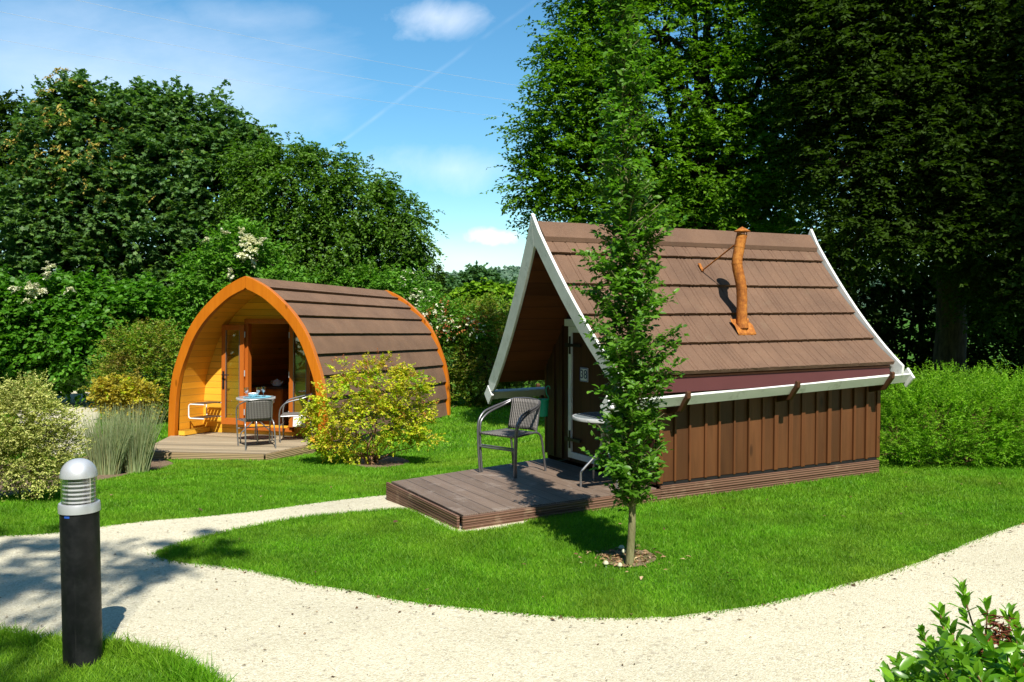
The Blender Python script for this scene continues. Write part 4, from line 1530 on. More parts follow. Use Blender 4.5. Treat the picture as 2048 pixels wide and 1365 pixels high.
# ------------------------------------------------------------------ trees
def tree(name, label, cat, basexy, lobes, mats, spec, trunk_r=.18, group=None, extra=None, limbs=9, barkmat=None, stems=1, twigs=0, trunkname='trunk'):
    x, y = basexy
    b = Vector((x, y, float(gz(x, y))))
    t = thing(name, label, cat, b, group=group)
    c, r = lobes
    parts, cps = [], []
    for kw in spec:
        kw = dict(kw)
        if 'lobes' in kw: cc, rr = kw.pop('lobes')
        else: cc, rr = c, r
        p, cp = crown(cc, rr, **kw)
        parts.append(p)
        cps.append(cp)
    if extra: parts += extra
    leaves_obj('crown' if trunkname == 'trunk' else 'foliage', parts, mats, t)
    mb = MB()
    bl_ = np.array(b)
    topc = c[np.argmax(c[:, 2])]
    fork = np.array([x, y, b.z + (topc[2] - b.z) * .3])
    if trunkname == 'trunk':
        limb(mb, np.zeros(3) - np.array([0, 0, .1]), fork - bl_, trunk_r, trunk_r * .75, .02, 6, 10)
        limb(mb, fork - bl_, topc - bl_, trunk_r * .72, trunk_r * .12, .04, 8, 8)
    else:
        fork = bl_ + np.array([0, 0, .02])
    for i in range(len(c)):
        st_ = fork + (topc - fork) * rng.uniform(0, .35) if trunkname == 'trunk' else fork + rng.normal(size=3) * np.array([.06, .06, 0])
        limb(mb, st_ - bl_, c[i] - bl_, trunk_r * .4, trunk_r * .10, .05, 7, 6)
    cp = cps[0]
    for i in rng.choice(len(cp), min(twigs or len(cp) // 3, len(cp)), replace=False):
        j = np.argmin(np.linalg.norm((c - cp[i]) / r, axis=1))
        limb(mb, c[j] + (cp[i] - c[j]) * .1 - bl_, cp[i] - bl_, trunk_r * .12, trunk_r * .03, .05, 5, 5)
    mb.build(trunkname, barkmat or m_bark, t, smooth=60, fix=False)
    return t


def base_of(px, Y):
    return ((px - CX) / F * Y, Y)


# left-hand maples and linden beyond the pod
lb = lobes_from_px([(150, 172, 14, 26), (185, 205, 22, 22), (95, 225, 22, 26), (215, 235, 25, 25), (145, 215, 36, 40), (120, 300, 75, 75), (200, 290, 75, 70), (110, 420, 100, 90), (210, 400, 90, 90), (150, 540, 110, 90), (60, 620, 120, 90, 1)], 24)
sd_l = lobes_from_px([(145, 215, 55, 70), (110, 290, 70, 70), (180, 330, 80, 90), (210, 440, 60, 60)], 23.7)
tree('maple_tree', 'tallest left maple with bunches of yellow seeds in its crown', 'tree', base_of(130, 24.5), lb, [m_lf_maple, m_lf_seed],
     [dict(ncl=520, spr=10, K=11, slen=.42, L=.115, W=.105, sig=.15, up=.3, droop=.25, tpl=MAPLE), dict(ncl=100, spr=2, K=7, slen=.22, L=.075, W=.045, sig=.06, droop=.9, mi=1, lo=.85, hi=1.08, front=.9, lobes=sd_l)], .22)
lb = lobes_from_px([(255, 215, 20, 28), (285, 228, 22, 34), (340, 222, 28, 30), (375, 232, 18, 30), (432, 235, 12, 34), (470, 255, 14, 30), (500, 268, 14, 30), (300, 265, 50, 40), (350, 275, 55, 45), (430, 295, 55, 45), (490, 315, 40, 45), (330, 340, 100, 80), (440, 370, 90, 80), (300, 460, 120, 100), (430, 480, 100, 90), (300, 590, 130, 80), (440, 580, 90, 70), (400, 650, 90, 60)], 24.5)
tree('maple_tree', 'wide dark blue green maple between the seeded maple and the linden', 'tree', base_of(380, 25), lb, [m_lf_maple, m_lf_seed],
     [dict(ncl=800, spr=10, K=11, slen=.42, L=.115, W=.105, sig=.15, up=.3, droop=.25, tpl=MAPLE), dict(ncl=30, spr=1, K=7, slen=.25, L=.10, W=.05, sig=.05, droop=.9, mi=1, lo=.9, hi=1.05, front=.9)], .25)
lb = lobes_from_px([(-20, 260, 50, 60), (30, 290, 50, 60), (-10, 380, 90, 90), (30, 480, 80, 80), (-40, 560, 120, 100), (30, 640, 90, 90)], 26)
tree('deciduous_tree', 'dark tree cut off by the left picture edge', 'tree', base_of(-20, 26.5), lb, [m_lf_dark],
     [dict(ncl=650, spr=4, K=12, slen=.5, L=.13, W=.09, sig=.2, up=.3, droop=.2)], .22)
lb = lobes_from_px([(515, 335, 42, 40), (535, 400, 60, 60), (575, 335, 50, 38), (645, 335, 48, 38), (680, 365, 42, 38), (600, 400, 100, 80), (700, 420, 80, 70), (748, 375, 26, 26), (760, 430, 52, 45), (798, 440, 36, 40), (810, 480, 34, 45), (750, 495, 80, 58),
                     (640, 500, 110, 80), (560, 480, 80, 80), (720, 570, 100, 60), (590, 580, 90, 60), (800, 540, 45, 40)], 23)
tree('linden_tree', 'mid green linden with drooping layered sprays above the pod roof', 'tree', base_of(660, 23.8), lb, [m_lf_linden],
     [dict(ncl=640, spr=10, K=13, slen=.5, L=.09, W=.058, sig=.14, up=.05, droop=.55, rnd=.45)], .25)

# shrubs of the left background
lb = lobes_from_px([(20, 640, 60, 70), (100, 640, 80, 60), (60, 720, 100, 50), (180, 680, 80, 70), (-40, 700, 70, 70), (230, 640, 60, 60), (150, 600, 60, 40), (290, 620, 50, 50), (160, 730, 60, 35)], 20.5)
fl = lobes_from_px([(110, 545, 14, 10), (72, 567, 30, 12), (150, 568, 20, 9), (68, 600, 22, 9), (45, 575, 15, 8), (152, 652, 6, 5)], 19.9)
tree('hazel_hedge', 'tall mid green hazel hedge with cream blossom left of the pod', 'hedge', base_of(90, 20.8), lb, [m_lf_hazel, m_flower_w],
     [dict(ncl=900, spr=4, K=11, slen=.38, L=.105, W=.085, sig=.12, up=.1, droop=.35, tpl=LEAF6), dict(ncl=17, spr=6, K=12, slen=.10, L=.055, W=.05, sig=.03, mi=1, lobes=fl, lo=.8, hi=1.15, front=.9, flat=.2, inner=0)], .10, trunkname='stems')
lb = lobes_from_px([(470, 500, 45, 45), (510, 520, 45, 50), (430, 560, 60, 50), (500, 590, 60, 50), (400, 600, 50, 50), (560, 590, 60, 40), (360, 640, 45, 50)], 20.8)
fl = lobes_from_px([(480, 478, 30, 20), (505, 500, 25, 18), (500, 485, 20, 12), (450, 535, 22, 10), (418, 490, 14, 8)], 20.2)
tree('elder_bush', 'bright green elder bush with cream flower heads above the pod arch', 'bush', base_of(470, 21.2), lb, [m_lf_elder, m_flower_w],
     [dict(ncl=420, spr=4, K=10, slen=.38, L=.11, W=.055, sig=.12, up=.2, droop=.3), dict(ncl=20, spr=6, K=12, slen=.11, L=.055, W=.05, sig=.035, mi=1, lobes=fl, lo=.8, hi=1.15, front=.9, flat=.2, inner=0)], .10, trunkname='stems')
lb = lobes_from_px([(640, 590, 60, 30), (720, 585, 60, 30), (780, 590, 45, 35), (830, 590, 30, 45)], 22)
fl = lobes_from_px([(835, 600, 30, 40), (815, 560, 10, 14), (845, 640, 20, 20)], 21.4)
tree('flowering_shrub', 'bright green shrub with white flower specks behind the pod roof', 'bush', base_of(740, 22.4), lb, [m_lf_elder, m_flower_w],
     [dict(ncl=300, spr=4, K=10, slen=.38, L=.09, W=.05, sig=.12, up=.3, droop=.25), dict(ncl=40, spr=2, K=5, slen=.10, L=.05, W=.045, sig=.05, mi=1, lobes=fl, lo=.3, flat=.4, inner=0)], .08, trunkname='stems')
lb = lobes_from_px([(255, 715, 50, 45), (310, 700, 50, 40), (290, 760, 70, 50), (340, 740, 40, 60), (325, 800, 30, 30), (230, 760, 35, 30)], 17.5)
tree('red_tipped_hedge', 'hedge with reddish shoot tips just left of the pod arch', 'hedge', base_of(290, 17.8), lb, [m_lf_red],
     [dict(ncl=420, spr=5, K=10, slen=.26, L=.055, W=.028, sig=.09, up=.5, droop=.12)], .06, trunkname='stems')
lb = lobes_from_px([(890, 655, 35, 35), (935, 660, 45, 45), (985, 650, 45, 45), (915, 715, 45, 55), (970, 730, 55, 60), (940, 780, 45, 40), (985, 790, 45, 35), (1015, 700, 40, 70), (1065, 750, 50, 70), (880, 710, 25, 50)], 20.6)
tree('red_tipped_hedge', 'hedge with reddish shoot tips between the pod and the steep roofed cabin', 'hedge', base_of(950, 20.9), lb, [m_lf_red],
     [dict(ncl=800, spr=5, K=10, slen=.26, L=.06, W=.032, sig=.09, up=.4, droop=.12)], .06, trunkname='stems')
lb = lobes_from_px([(880, 645, 32, 30), (930, 655, 40, 22), (860, 655, 30, 40)], 20.2)
fl = lobes_from_px([(872, 640, 32, 35), (935, 655, 40, 18)], 19.5)
tree('rose_shrub', 'loose shrub with pale pink and white roses right of the pod roof', 'bush', base_of(900, 20.8), lb, [m_lf_elder, m_flower_w, m_lf_coral],
     [dict(ncl=160, spr=4, K=10, slen=.35, L=.07, W=.04, sig=.1, up=.4, droop=.2), dict(ncl=34, spr=2, K=4, slen=.08, L=.05, W=.045, sig=.05, mi=1, lobes=fl, lo=.3, inner=0),
      dict(ncl=30, spr=2, K=6, slen=.22, L=.05, W=.03, sig=.04, mi=2, lobes=fl, lo=.3, inner=0, up=1)], .05, trunkname='stems')
# slim dark conifer top behind
lb = lobes_from_px([(878, 548, 3, 10), (876, 565, 8, 12), (872, 590, 16, 18), (870, 615, 20, 20)], 26)
tree('young_tree', 'slim dark young tree poking up between pod and cabin', 'tree', base_of(872, 26), lb, [m_lf_dark],
     [dict(ncl=140, spr=3, K=9, slen=.18, L=.08, W=.05, sig=.05, up=.5, droop=.1)], .05)

# vine covered shed with dull red roof
shp = at(985, 610, 28)
sh = thing('shed', 'shed under a green vine with dull red tiled roof in the distance', 'shed', (shp.x + .6, 28.6, -.56))
MB().box2((-1.6, -1.0, 0), (1.8, 1.6, 2.2)).build('wall', m_hut_boardf, sh)
mb = MB()
mb.prism([(-1.4, 2.15), (.3, 2.72), (2.0, 2.15), (2.0, 2.1), (.3, 2.62), (-1.4, 2.1)], lambda p: (-1.75, p[0], p[1]), lambda p: (2.0, p[0], p[1]))
mb.build('roof', m_redroof, sh)
vl = lobes_from_px([(910, 612, 30, 12), (940, 596, 28, 12), (972, 582, 25, 10), (1005, 588, 30, 10), (1030, 594, 30, 10), (892, 622, 20, 12)], 26)
vp, _ = crown(vl[0], vl[1], ncl=260, spr=3, K=10, slen=.25, L=.12, W=.11, sig=.08, up=.1, droop=.6, tpl=LEAF6)
leaves_obj('vine', [vp], [m_lf_vine], sh)

# far trees and wooded hill
for px, py, rx, ry, Y, lbl in ((955, 572, 55, 32, 70, 'round crowned tree far off between the cabins'), (885, 598, 42, 26, 62, 'darker far tree left of the round crowned tree'), (1045, 585, 45, 20, 80, 'far tree half hidden behind the cabin verge')):
    lb = lobes_from_px([(px, py, rx * .6, ry * .8), (px - rx * .5, py + ry * .3, rx * .5, ry * .6), (px + rx * .5, py + ry * .25, rx * .5, ry * .6), (px, py + ry * .9, rx, ry * .7)], Y)
    tree('deciduous_tree', lbl, 'tree', base_of(px, Y + 1), lb, [m_lf_far_haze], [dict(ncl=420, spr=5, K=9, slen=.5, L=.30, W=.22, sig=.25, up=.1, droop=.2)], .3, group='far trees between the cabins')
hx_, hy_ = np.meshgrid(np.linspace(-260, 260, 60), np.linspace(170, 420, 24))
hz_ = -.7 + 17 * np.clip((hy_ - 170) / 250, 0, 1) ** .8 * (1 + .10 * np.sin(hx_ * .03) + .05 * np.sin(hx_ * .11 + hy_ * .02))
mb = MB()
mb.grid([[(hx_[i, j], hy_[i, j], hz_[i, j]) for j in range(60)] for i in range(24)])
tag(mb.build('hill', m_hill, smooth=60), kind='structure')
nh = 26000
hxp, hyp = rng.uniform(-130, 130, nh), rng.uniform(172, 418, nh)
hzp = -.7 + 17 * np.clip((hyp - 170) / 250, 0, 1) ** .8 * (1 + .10 * np.sin(hxp * .03) + .05 * np.sin(hxp * .11 + hyp * .02))
bl2 = 1.5 * np.abs(np.sin(hxp * .35 + 2 * np.sin(hyp * .2)) * np.cos(hyp * .31)) + 1.2 * rng.random(nh)
tag(leaves_obj('distant_woods', [(LEAF4, np.stack([hxp, hyp, hzp + bl2], 1), unit(nh), np.tile(np.array([[0, -.4, 1.0]]), (nh, 1)) + rng.normal(size=(nh, 3)) * .5, rng.uniform(1.0, 2.4, nh), rng.uniform(.8, 1.6, nh), 0)],
               [m_lf_hill_haze], None), 'woods on the distant hill, haze put into their pale blue green colour', 'woods', kind='stuff')

# the big hornbeam behind the cabin, shaded trees at the right
lb = lobes_from_px([(1225, 20, 90, 80), (1180, 110, 80, 60), (1330, 70, 130, 110), (1460, 40, 120, 110), (1140, 170, 60, 40, -.3), (1120, 240, 85, 55), (1085, 265, 50, 45), (1250, 200, 120, 90), (1390, 200, 130, 110),
                     (1530, 130, 110, 110), (1090, 370, 70, 45), (1170, 340, 110, 70), (1290, 330, 120, 90), (1420, 340, 120, 100), (1540, 300, 90, 100), (1130, 420, 80, 40), (1250, 430, 110, 60), (1400, 450, 120, 60),
                     (1200, -80, 120, 90), (1400, -90, 160, 90), (1560, -60, 100, 100), (1540, 420, 70, 60)], 15)
tree('hornbeam_tree', 'huge bright green hornbeam towering behind the steep roofed cabin', 'tree', base_of(1380, 16), lb, [m_lf_horn],
     [dict(ncl=1050, spr=12, K=11, slen=.34, L=.075, W=.044, sig=.13, up=.15, droop=.2, rnd=.6, hz=.5, flat=.45)], .28)
lb = lobes_from_px([(1700, 60, 110, 100), (1830, 0, 130, 110), (1960, 60, 120, 110), (1680, 200, 100, 90), (1800, 180, 120, 100), (1940, 200, 120, 110), (1700, 330, 100, 80), (1830, 320, 110, 90), (1980, 340, 110, 90),
                     (1720, 450, 80, 60), (1850, 460, 100, 70), (1990, 480, 90, 80), (2060, 180, 90, 160), (1640, 120, 60, 120), (2010, 590, 70, 50), (1700, -70, 130, 80), (1900, -90, 150, 80), (2090, 400, 90, 160)], 13.5)
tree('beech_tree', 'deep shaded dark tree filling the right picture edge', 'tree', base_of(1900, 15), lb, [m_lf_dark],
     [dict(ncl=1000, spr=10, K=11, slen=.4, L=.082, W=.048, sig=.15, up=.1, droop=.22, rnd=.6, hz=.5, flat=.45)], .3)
lb = lobes_from_px([(1500, 420, 130, 110), (1650, 430, 130, 130), (1800, 480, 140, 140), (1950, 520, 130, 150), (2080, 540, 130, 160), (1700, 600, 130, 130), (1850, 640, 130, 120), (2000, 690, 140, 110), (1750, 720, 120, 60), (1350, 440, 120, 90),
                     (1900, 740, 140, 70), (1600, 560, 100, 120), (1650, 250, 150, 150), (1850, 280, 150, 150), (2050, 300, 150, 150), (1900, 90, 170, 160), (1700, 60, 150, 160), (2100, 90, 150, 160)], 19, .6)
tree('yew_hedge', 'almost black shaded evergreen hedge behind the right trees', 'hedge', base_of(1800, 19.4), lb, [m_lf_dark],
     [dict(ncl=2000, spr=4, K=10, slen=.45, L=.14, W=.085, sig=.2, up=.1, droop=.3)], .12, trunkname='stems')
# trees out of the picture whose shade falls into it
def off_tree(label, x, y, lobes, ncl, L):
    c = np.array([l[:3] for l in lobes], float)
    r = np.array([[l[3]] * 3 for l in lobes], float)
    tree('beech_tree', label, 'tree', (x, y), (c, r), [m_lf_dark], [dict(ncl=ncl, spr=5, K=9, slen=.7, L=L, W=L * .7, sig=.3, up=0, droop=.4, front=0)], .3, group='trees beside the viewpoint', twigs=40)


off_tree('tall beech standing right of the picture, nearer the viewpoint', 11.2, 8.5, [(10.9, 8.5, 6, 2.3), (11.9, 8, 9, 2.8), (10.3, 9.5, 9.5, 2.2), (10.9, 7.5, 12, 2.8), (12.9, 9.5, 11, 3), (9.9, 10.5, 6.5, 1.9), (11.9, 10, 14, 2.6), (13.4, 7, 7, 2.5), (10.1, 7.2, 9, 1.6)], 1500, .13)
off_tree('tall beech standing right of the picture, farther from the viewpoint', 13.5, 12, [(12.5, 12, 6, 2.8), (13.5, 12, 9.5, 3), (11.5, 12.5, 11, 2.6), (14, 11, 13, 3), (12, 13, 14, 2.6), (11.2, 12.6, 8, 2.2)], 1200, .14)
ring = thing('beech_tree', 'tall dark unseen tree added outside the picture to block sky light', 'tree', (0, -17, 0), group='unseen trees added to block sky light')  # unseen tree and its copies, added to cut the sky fill light
c_ = np.array([(0, -17, 4.), (2, -16.5, 7), (-2, -17.5, 7.5), (0, -17, 10), (1, -18, 12)])
r_ = np.array([[3.2, 2.6, 3.2], [3, 2.5, 3], [3, 2.5, 3], [3, 2.5, 2.6], [2.4, 2.2, 2.0]])
pt_, cp_ = crown(c_, r_, ncl=420, spr=4, K=8, slen=1.0, L=.5, W=.36, sig=.5, up=0, droop=.4, front=.0, inner=.3)
leaves_obj('crown', [pt_], [m_lf_dark], ring)
mb = MB()
limb(mb, (0, 0, -.1), (0, -.5, 10), .35, .1, .02, 8, 9)
mb.build('trunk', m_bark, ring, smooth=60)
for k, (x, y, a) in enumerate([(-7, -16.5, 1.1), (7.5, -17.5, 2.3), (14, -14, 3.9), (-13.5, -13, .6), (-18, -7, 4.4), (-19, 1, 2.0), (-18, 8.5, 3.1), (18.5, -8, 5.2), (18, -1, 1.6), (-15.5, 14.5, 5.6)]):
    o = copy_tree(ring)
    o.location = (x, y, float(gz(x, y)))
    o.rotation_euler = (0, 0, a)
# shade of a branch falls on the gravel at the left: put the boughs on the sun side of it
SHD = [(-30, 1120, 9.5), (60, 1100, 9.0), (150, 1112, 9.3), (235, 1105, 9.6), (320, 1105, 9.2), (80, 1150, 10), (310, 1145, 9.4), (345, 1125, 9.8), (20, 1190, 10.2), (-60, 1180, 9.9), (360, 1095, 8.9), (40, 1070, 9.4), (50, 1205, 10.1), (120, 1160, 9.7), (270, 1130, 9.1)]
bc, br_ = [], []
for px, py, h in SHD:
    g = gpt(px, py)
    q = g + sunv * (h / sunv.z)
    bc.append(q[:])
    br_.append((.30, .30, .14))
bc, br_ = np.array(bc), np.array(br_)
tree('oak_tree', 'oak behind the viewpoint whose boughs shade the gravel at left', 'tree', (-1.5, -6.5), (np.concatenate([bc, [(-1.5, -6, 13), (-3, -6.5, 12), (-.5, -7, 11.5)]]), np.concatenate([br_, [(1.6, 1.6, 1.4)] * 3])), [m_lf_dark],
     [dict(ncl=460, spr=2, K=9, slen=.26, L=.11, W=.075, sig=.08, droop=.15, up=0, front=0, lo=.1, inner=.0)], .10, twigs=60)

# ------------------------------------------------------------------ hedge at the right end of the hut
def hedge_lobes(lst, Y): return lobes_from_px(lst, Y)
lb = lobes_from_px([(1790, 870, 60, 60), (1870, 850, 80, 85), (1960, 850, 80, 85), (2050, 850, 80, 80), (1820, 810, 60, 55, .3), (1900, 800, 70, 48, .4), (1990, 810, 70, 50, .4), (2080, 830, 60, 60), (1780, 905, 40, 40), (2130, 870, 70, 70)], 9.75, .75)
tree('feathery_hedge', 'light green feathery hedge beside the right end of the cabin', 'hedge', base_of(1930, 9.8), lb, [m_lf_spirea],
     [dict(ncl=1300, spr=4, K=16, slen=.17, L=.030, W=.0095, sig=.055, up=.75, droop=.05, rnd=.5, spread=.7), dict(ncl=120, spr=1, K=18, slen=.26, L=.030, W=.010, sig=.03, up=2.5, droop=.0, rnd=.3, lo=.9, spread=.7)], .03, trunkname='stems', barkmat=m_stem)

# variegated bush, reeds, golden shrub, sedge
lb = lobes_from_px([(55, 835, 58, 52), (100, 855, 46, 52), (15, 850, 50, 62), (65, 910, 60, 50), (118, 905, 38, 44), (5, 930, 46, 42), (-45, 880, 55, 75), (55, 795, 34, 24), (105, 945, 32, 26)], 8.15)
tree('variegated_bush', 'cream and green variegated bush behind the bollard lamp', 'bush', base_of(60, 8.2), lb, [m_lf_var],
     [dict(ncl=620, spr=5, K=12, slen=.11, L=.024, W=.013, sig=.045, up=.35, droop=.08, rnd=.7), dict(ncl=40, spr=1, K=14, slen=.18, L=.024, W=.013, sig=.03, up=2, droop=.05, lo=.9)], .022, trunkname='stems', barkmat=m_stem)
lb = lobes_from_px([(225, 785, 32, 22), (265, 790, 35, 25), (245, 800, 45, 25), (290, 800, 18, 20)], 12.3)
tree('golden_shrub', 'golden yellow leaved shrub behind the tall reeds', 'bush', base_of(248, 12.4), lb, [m_lf_gold, m_lf_yel],
     [dict(ncl=160, spr=4, K=8, slen=.13, L=.045, W=.028, sig=.04, up=.3, droop=.2, flat=.3), dict(ncl=60, spr=2, K=8, slen=.13, L=.045, W=.028, sig=.04, up=.3, droop=.2, mi=1)], .02, trunkname='stems', barkmat=m_stem)


def reed(name, label, px, py, n, h, spread, mat, width=.006, bend=.25, group=None, rad_=.12):
    b = gpt(px, py)
    t = thing(name, label, 'grass clump', b, group=group)
    a = rng.uniform(0, 2 * np.pi, n)
    rr = rad_ * np.sqrt(rng.random(n))
    hh = h * rng.uniform(.55, 1.1, n)
    dx, dy = np.cos(a) * rng.random(n) * spread, np.sin(a) * rng.random(n) * spread
    K = 5
    Vs = []
    wd = norm(np.stack([-np.sin(a + rng.normal(size=n)), np.cos(a + rng.normal(size=n)), np.zeros(n)], 1))
    for k in range(K + 1):
        s = k / K
        cx = rr * np.cos(a) + dx * hh * (s + bend * s * s * 2)
        cy = rr * np.sin(a) + dy * hh * (s + bend * s * s * 2)
        cz = hh * (s - bend * np.hypot(dx, dy) * s ** 3)
        c = np.stack([cx, cy, cz], 1)
        wv = width * (1 - .85 * s)
        Vs += [c - wd * wv / 2, c + wd * wv / 2]
    V = np.stack(Vs, 1).reshape(-1, 3)
    fl = []
    for k in range(K): fl += [2 * k, 2 * k + 1, 2 * k + 3, 2 * k + 2]
    loops = (np.arange(n)[:, None] * (2 * (K + 1)) + np.array(fl)[None]).ravel()
    np_mesh('blades', V, loops, np.arange(n * K) * 4, np.full(n * K, 4), mat, t)
    return t


reed('reed_clump', 'tall grey green reed clump next to the variegated bush', 212, 950, 900, .80, .26, m_lf_reed, .009, rad_=.17, group='tall reeds by the pod deck')
reed('reed_clump', 'tall grey green reed clump touching the grey pod deck', 270, 946, 950, .84, .26, m_lf_reed, .009, rad_=.17, group='tall reeds by the pod deck')
reed('sedge_clump', 'thin arching dark sedge behind the golden shrub', 235, 822, 320, .95, .8, m_lf_sedge, .007, .45, rad_=.18)

# yellow ninebark on the lawn
yb = gpt(745, 930)
k_ = yb.y / F
lb = lobes_from_px([(690, 800, 60, 45), (760, 775, 70, 45), (820, 800, 45, 45), (660, 850, 50, 40), (740, 840, 90, 50), (830, 850, 45, 30), (680, 888, 50, 22), (720, 905, 36, 14), (790, 865, 50, 24), (690, 745, 18, 28), (862, 868, 22, 14), (632, 835, 26, 22), (840, 765, 14, 22), (760, 740, 40, 20)], yb.y)
co_l = lobes_from_px([(760, 765, 75, 45), (690, 735, 25, 22), (820, 800, 50, 40), (650, 830, 45, 35), (690, 880, 50, 30)], yb.y - .1)
li_l = lobes_from_px([(840, 765, 14, 18), (760, 860, 30, 40), (690, 790, 20, 14), (850, 880, 20, 10), (740, 770, 20, 20)], yb.y - .35)
tree('yellow_bush', 'yellow green bush with coral shoot tips growing alone on the lawn', 'bush', (yb.x, yb.y), lb, [m_lf_yel, m_lf_coral, m_lf_lime],
     [dict(ncl=330, spr=6, K=10, slen=.12, L=.036, W=.026, sig=.045, up=.3, droop=.15, rnd=.7), dict(ncl=70, spr=2, K=9, slen=.09, L=.022, W=.014, sig=.03, up=1, droop=.05, mi=1, lobes=co_l, lo=.85, front=.5),
      dict(ncl=30, spr=2, K=5, slen=.10, L=.055, W=.042, sig=.03, up=.6, droop=.1, mi=2, lobes=li_l, lo=.5)], .032, trunkname='stems', barkmat=m_stem)

# slender young hornbeam in front of the hut
tb = gpt(1258, 1132)
yt = thing('young_hornbeam', 'slender young hornbeam with leafy column crown in front of the cabin', 'tree', tb)
kk = tb.y / F
def trunk_at(z):
    y = 1132 - z / kk
    return np.array([np.interp(z, [0, .4, 1.2, 2.2, 3.8], [0, .02, .015, -.02, -.075]) , 0.0, z])
zt_ = 4.3
mb = MB()
zs = np.linspace(-.05, zt_, 16)
mb.tube([trunk_at(z) + np.array([.006 * math.sin(z * 5), 0, 0]) for z in zs], list(np.interp(zs, [0, .5, 2, zt_], [.030, .021, .014, .003])), 12)
O, D, Ln = [], [], []
env_z = [.40, .50, .70, .90, 1.25, 1.6, 2.0, 2.4, 2.8, 3.2, 3.6, 4.3]
env_w = [.07, .16, .235, .20, .25, .26, .22, .19, .16, .14, .10, .04]
nb = 330
for i in range(nb):
    z = .42 + (zt_ - .48) * (i + rng.random()) / nb
    a = i * 2.39996 + rng.normal() * .3
    wv = float(np.interp(z, env_z, env_w)) * rng.uniform(.55, 1.2) * (1.0 + .16 * math.sin(z * 6.3 + a))
    p0 = trunk_at(z - wv * .55)
    d = np.array([math.cos(a), math.sin(a), .75 + .35 * rng.random()])
    p1 = p0 + d * wv
    limb(mb, p0, p1, .006, .002, .04, 4, 5)
    O.append(p0 + d * wv * .12 + np.array(tb)); D.append(d); Ln.append(wv * np.linalg.norm(d))
    if i % 9 == 0: Ln[-1] *= 1.35
mb.build('trunk', m_bark_young, yt, smooth=60, fix=False)
O, D, Ln = np.array(O), np.array(D), np.array(Ln)
PA = []
for i in range(nb):
    K = int(np.clip(Ln[i] / .014, 6, 30))
    PA.append(sprays(O[i:i + 1], D[i:i + 1], K, Ln[i] * 1.05, 0.048, .027, .12, spread=.9, flat=.5, up=(0, -.25, 1)))
    sub = max(2, int(Ln[i] / (.05 if O[i][2] < 2.2 else .085)))
    for q in range(sub):
        oo = O[i] + D[i] / np.linalg.norm(D[i]) * Ln[i] * rng.uniform(.15, .8)
        dd = norm(D[i] * .6 + rng.normal(size=3) * .9)
        PA.append(sprays(oo[None], dd[None], 8, .11, .044, .025, .12, spread=.9, flat=.4, up=(0, -.25, 1)))
cat_ = [np.concatenate([p[j] for p in PA]) for j in range(5)]
leaves_obj('crown', [(LEAF6, *cat_, 0)], [m_lf_young], yt)

# laurel in the near right corner
lp_ = Vector((1.62, 2.55, 0.0))
la = thing('laurel_bush', 'glossy light green laurel bush in the lower right corner', 'bush', lp_)
shoots = [(1925, 1172, 2.9), (1880, 1215, 2.85), (1975, 1208, 2.8), (2020, 1215, 2.75), (1845, 1258, 2.8), (1905, 1255, 2.7), (1960, 1262, 2.6), (2035, 1262, 2.6), (1868, 1290, 2.6), (1930, 1300, 2.5), (1990, 1305, 2.45), (1800, 1318, 2.75), (1835, 1325, 2.55),
          (1780, 1345, 2.7), (1890, 1335, 2.4), (1955, 1340, 2.35), (2030, 1320, 2.4), (2075, 1240, 2.7), (2080, 1300, 2.5), (1815, 1362, 2.5), (1862, 1370, 2.4), (1760, 1375, 2.6), (1920, 1385, 2.3), (2000, 1380, 2.25), (2100, 1360, 2.3), (2060, 1400, 2.2), (1840, 1410, 2.3), (1780, 1420, 2.4), (2150, 1270, 2.6), (2150, 1340, 2.4)]
mb = MB()
PA = []
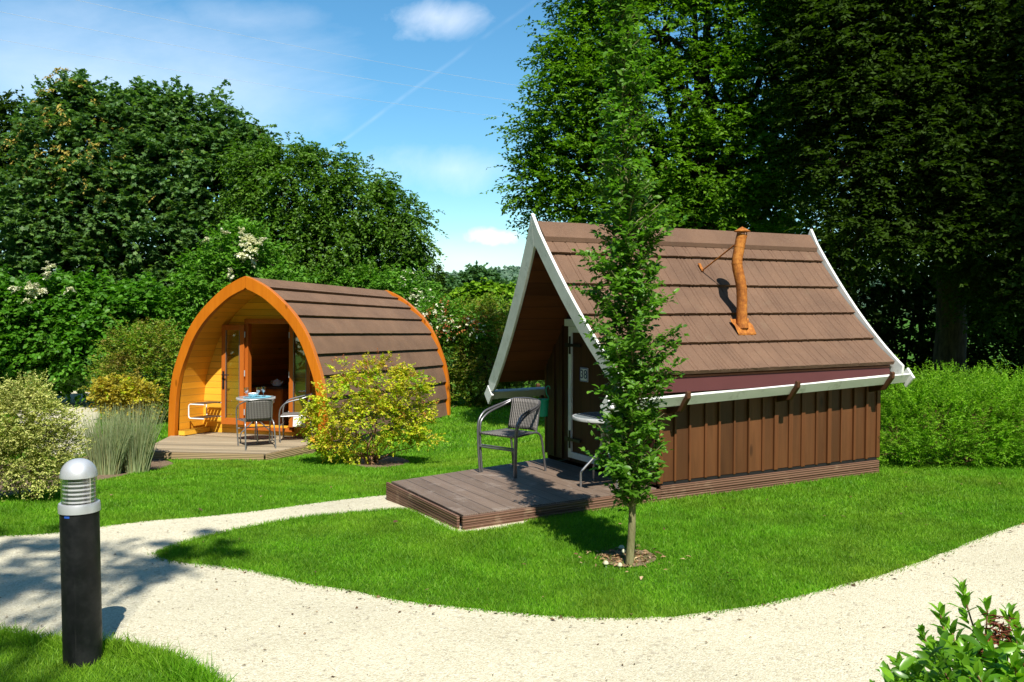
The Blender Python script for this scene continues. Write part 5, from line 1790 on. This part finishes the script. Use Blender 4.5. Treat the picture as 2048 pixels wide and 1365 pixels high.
for px, py, Y in shoots:
    tip = np.array(at(px, py + 12, Y))
    root = np.array([lp_.x + rng.normal() * .1, lp_.y + rng.normal() * .08, .0])
    root = tip + (root - tip) * np.array([.75, .6, 1.0])
    limb(mb, root - np.array(lp_), tip - np.array(lp_), .006, .0025, .03, 6, 6)
    ax = norm((tip - root)[None])[0]
    for k in range(20):
        s = (k / 19) ** 1.5
        pos = tip - ax * s * .20 + rng.normal(size=3) * .004
        a = k * 2.4 + rng.random() * .5
        out = np.array([math.cos(a), math.sin(a), 0])
        d = norm((out * (.45 + .75 * s ** .5) + ax * (1.1 - .8 * s) + rng.normal(size=3) * .12)[None])[0]
        nn_ = norm((ax * 1.0 - out * .6 + np.array([0, -.2, .5]) + rng.normal(size=3) * .15)[None])[0]
        L_ = (.046 + .030 * min(s * 2.0, 1)) * rng.uniform(.8, 1.15)
        PA.append((pos, d, nn_, L_, L_ * rng.uniform(.36, .46)))
for k in range(560):
    px, py = rng.uniform(1770, 2150), rng.uniform(1290, 1450)
    if py < 1290 + max(0, (1900 - px)) * .5: continue
    Y = rng.uniform(2.35, 2.75)
    d = unit(1)[0]; d[2] = abs(d[2]) * .5
    PA.append((np.array(at(px, py, Y)), d, norm((np.array([0, -.2, 1]) + rng.normal(size=3) * .5)[None])[0], .058 * rng.uniform(.8, 1.2), .023))
mb.build('stems', m_stem, la, smooth=60, fix=False)
cat_ = [np.array([p[j] for p in PA]) for j in range(5)]
leaves_obj('foliage', [(LEAF8, *cat_, 0)], [m_lf_laurel], la, smooth=True)
m_dead = mat_leaf('withered red brown flowers', [(.16, .035, .018), (.09, .03, .018), (.24, .07, .03)], .2)
for px, py, Y in ((1992, 1275, 2.62), (1975, 1300, 2.6), (2045, 1345, 2.45), (2000, 1250, 2.65)):
    q = np.array(at(px, py, Y))
    PA = []
    for k in range(46):
        d = unit(1)[0]; d[2] = -abs(d[2]) * .6 + .1
        PA.append((q + rng.normal(size=3) * .014, d, unit(1)[0], .035, .005))
    cat_ = [np.array([p[j] for p in PA]) for j in range(5)]
    leaves_obj('withered_flower', [(LEAF4, *cat_, 0)], [m_dead], la)

if __name__ == '__main__':
    for nm, p in (('hut far plinth 1747,948', HM @ Vector((HL, 0, 0))), ('hut near 1308,1003', HC), ('ridge front 1085,458', HM @ Vector((S0, HW / 2, RZ))), ('ridge rear 1630,475', HM @ Vector((S1, HW / 2, RZ))),
                  ('eave rear 1790,715', HM @ Vector((S1, *hprof(1)[-1]))), ('pod apex 473,553', PM @ Vector((0, 0, PH))), ('pod rear 770,588', PM @ Vector((0, 5.03, PH))), ('pod L 325,885', PM @ Vector((-PW, 0, 0))),
                  ('pod R 645,885', PM @ Vector((PW, 0, 0))), ('pod rear R 897,830', PM @ Vector((PW, 5.03, 0))), ('bollard', bp), ('ybush', yb), ('tree', tb)):
        print(nm, [round(v) for v in proj(p)], [round(v, 2) for v in p])
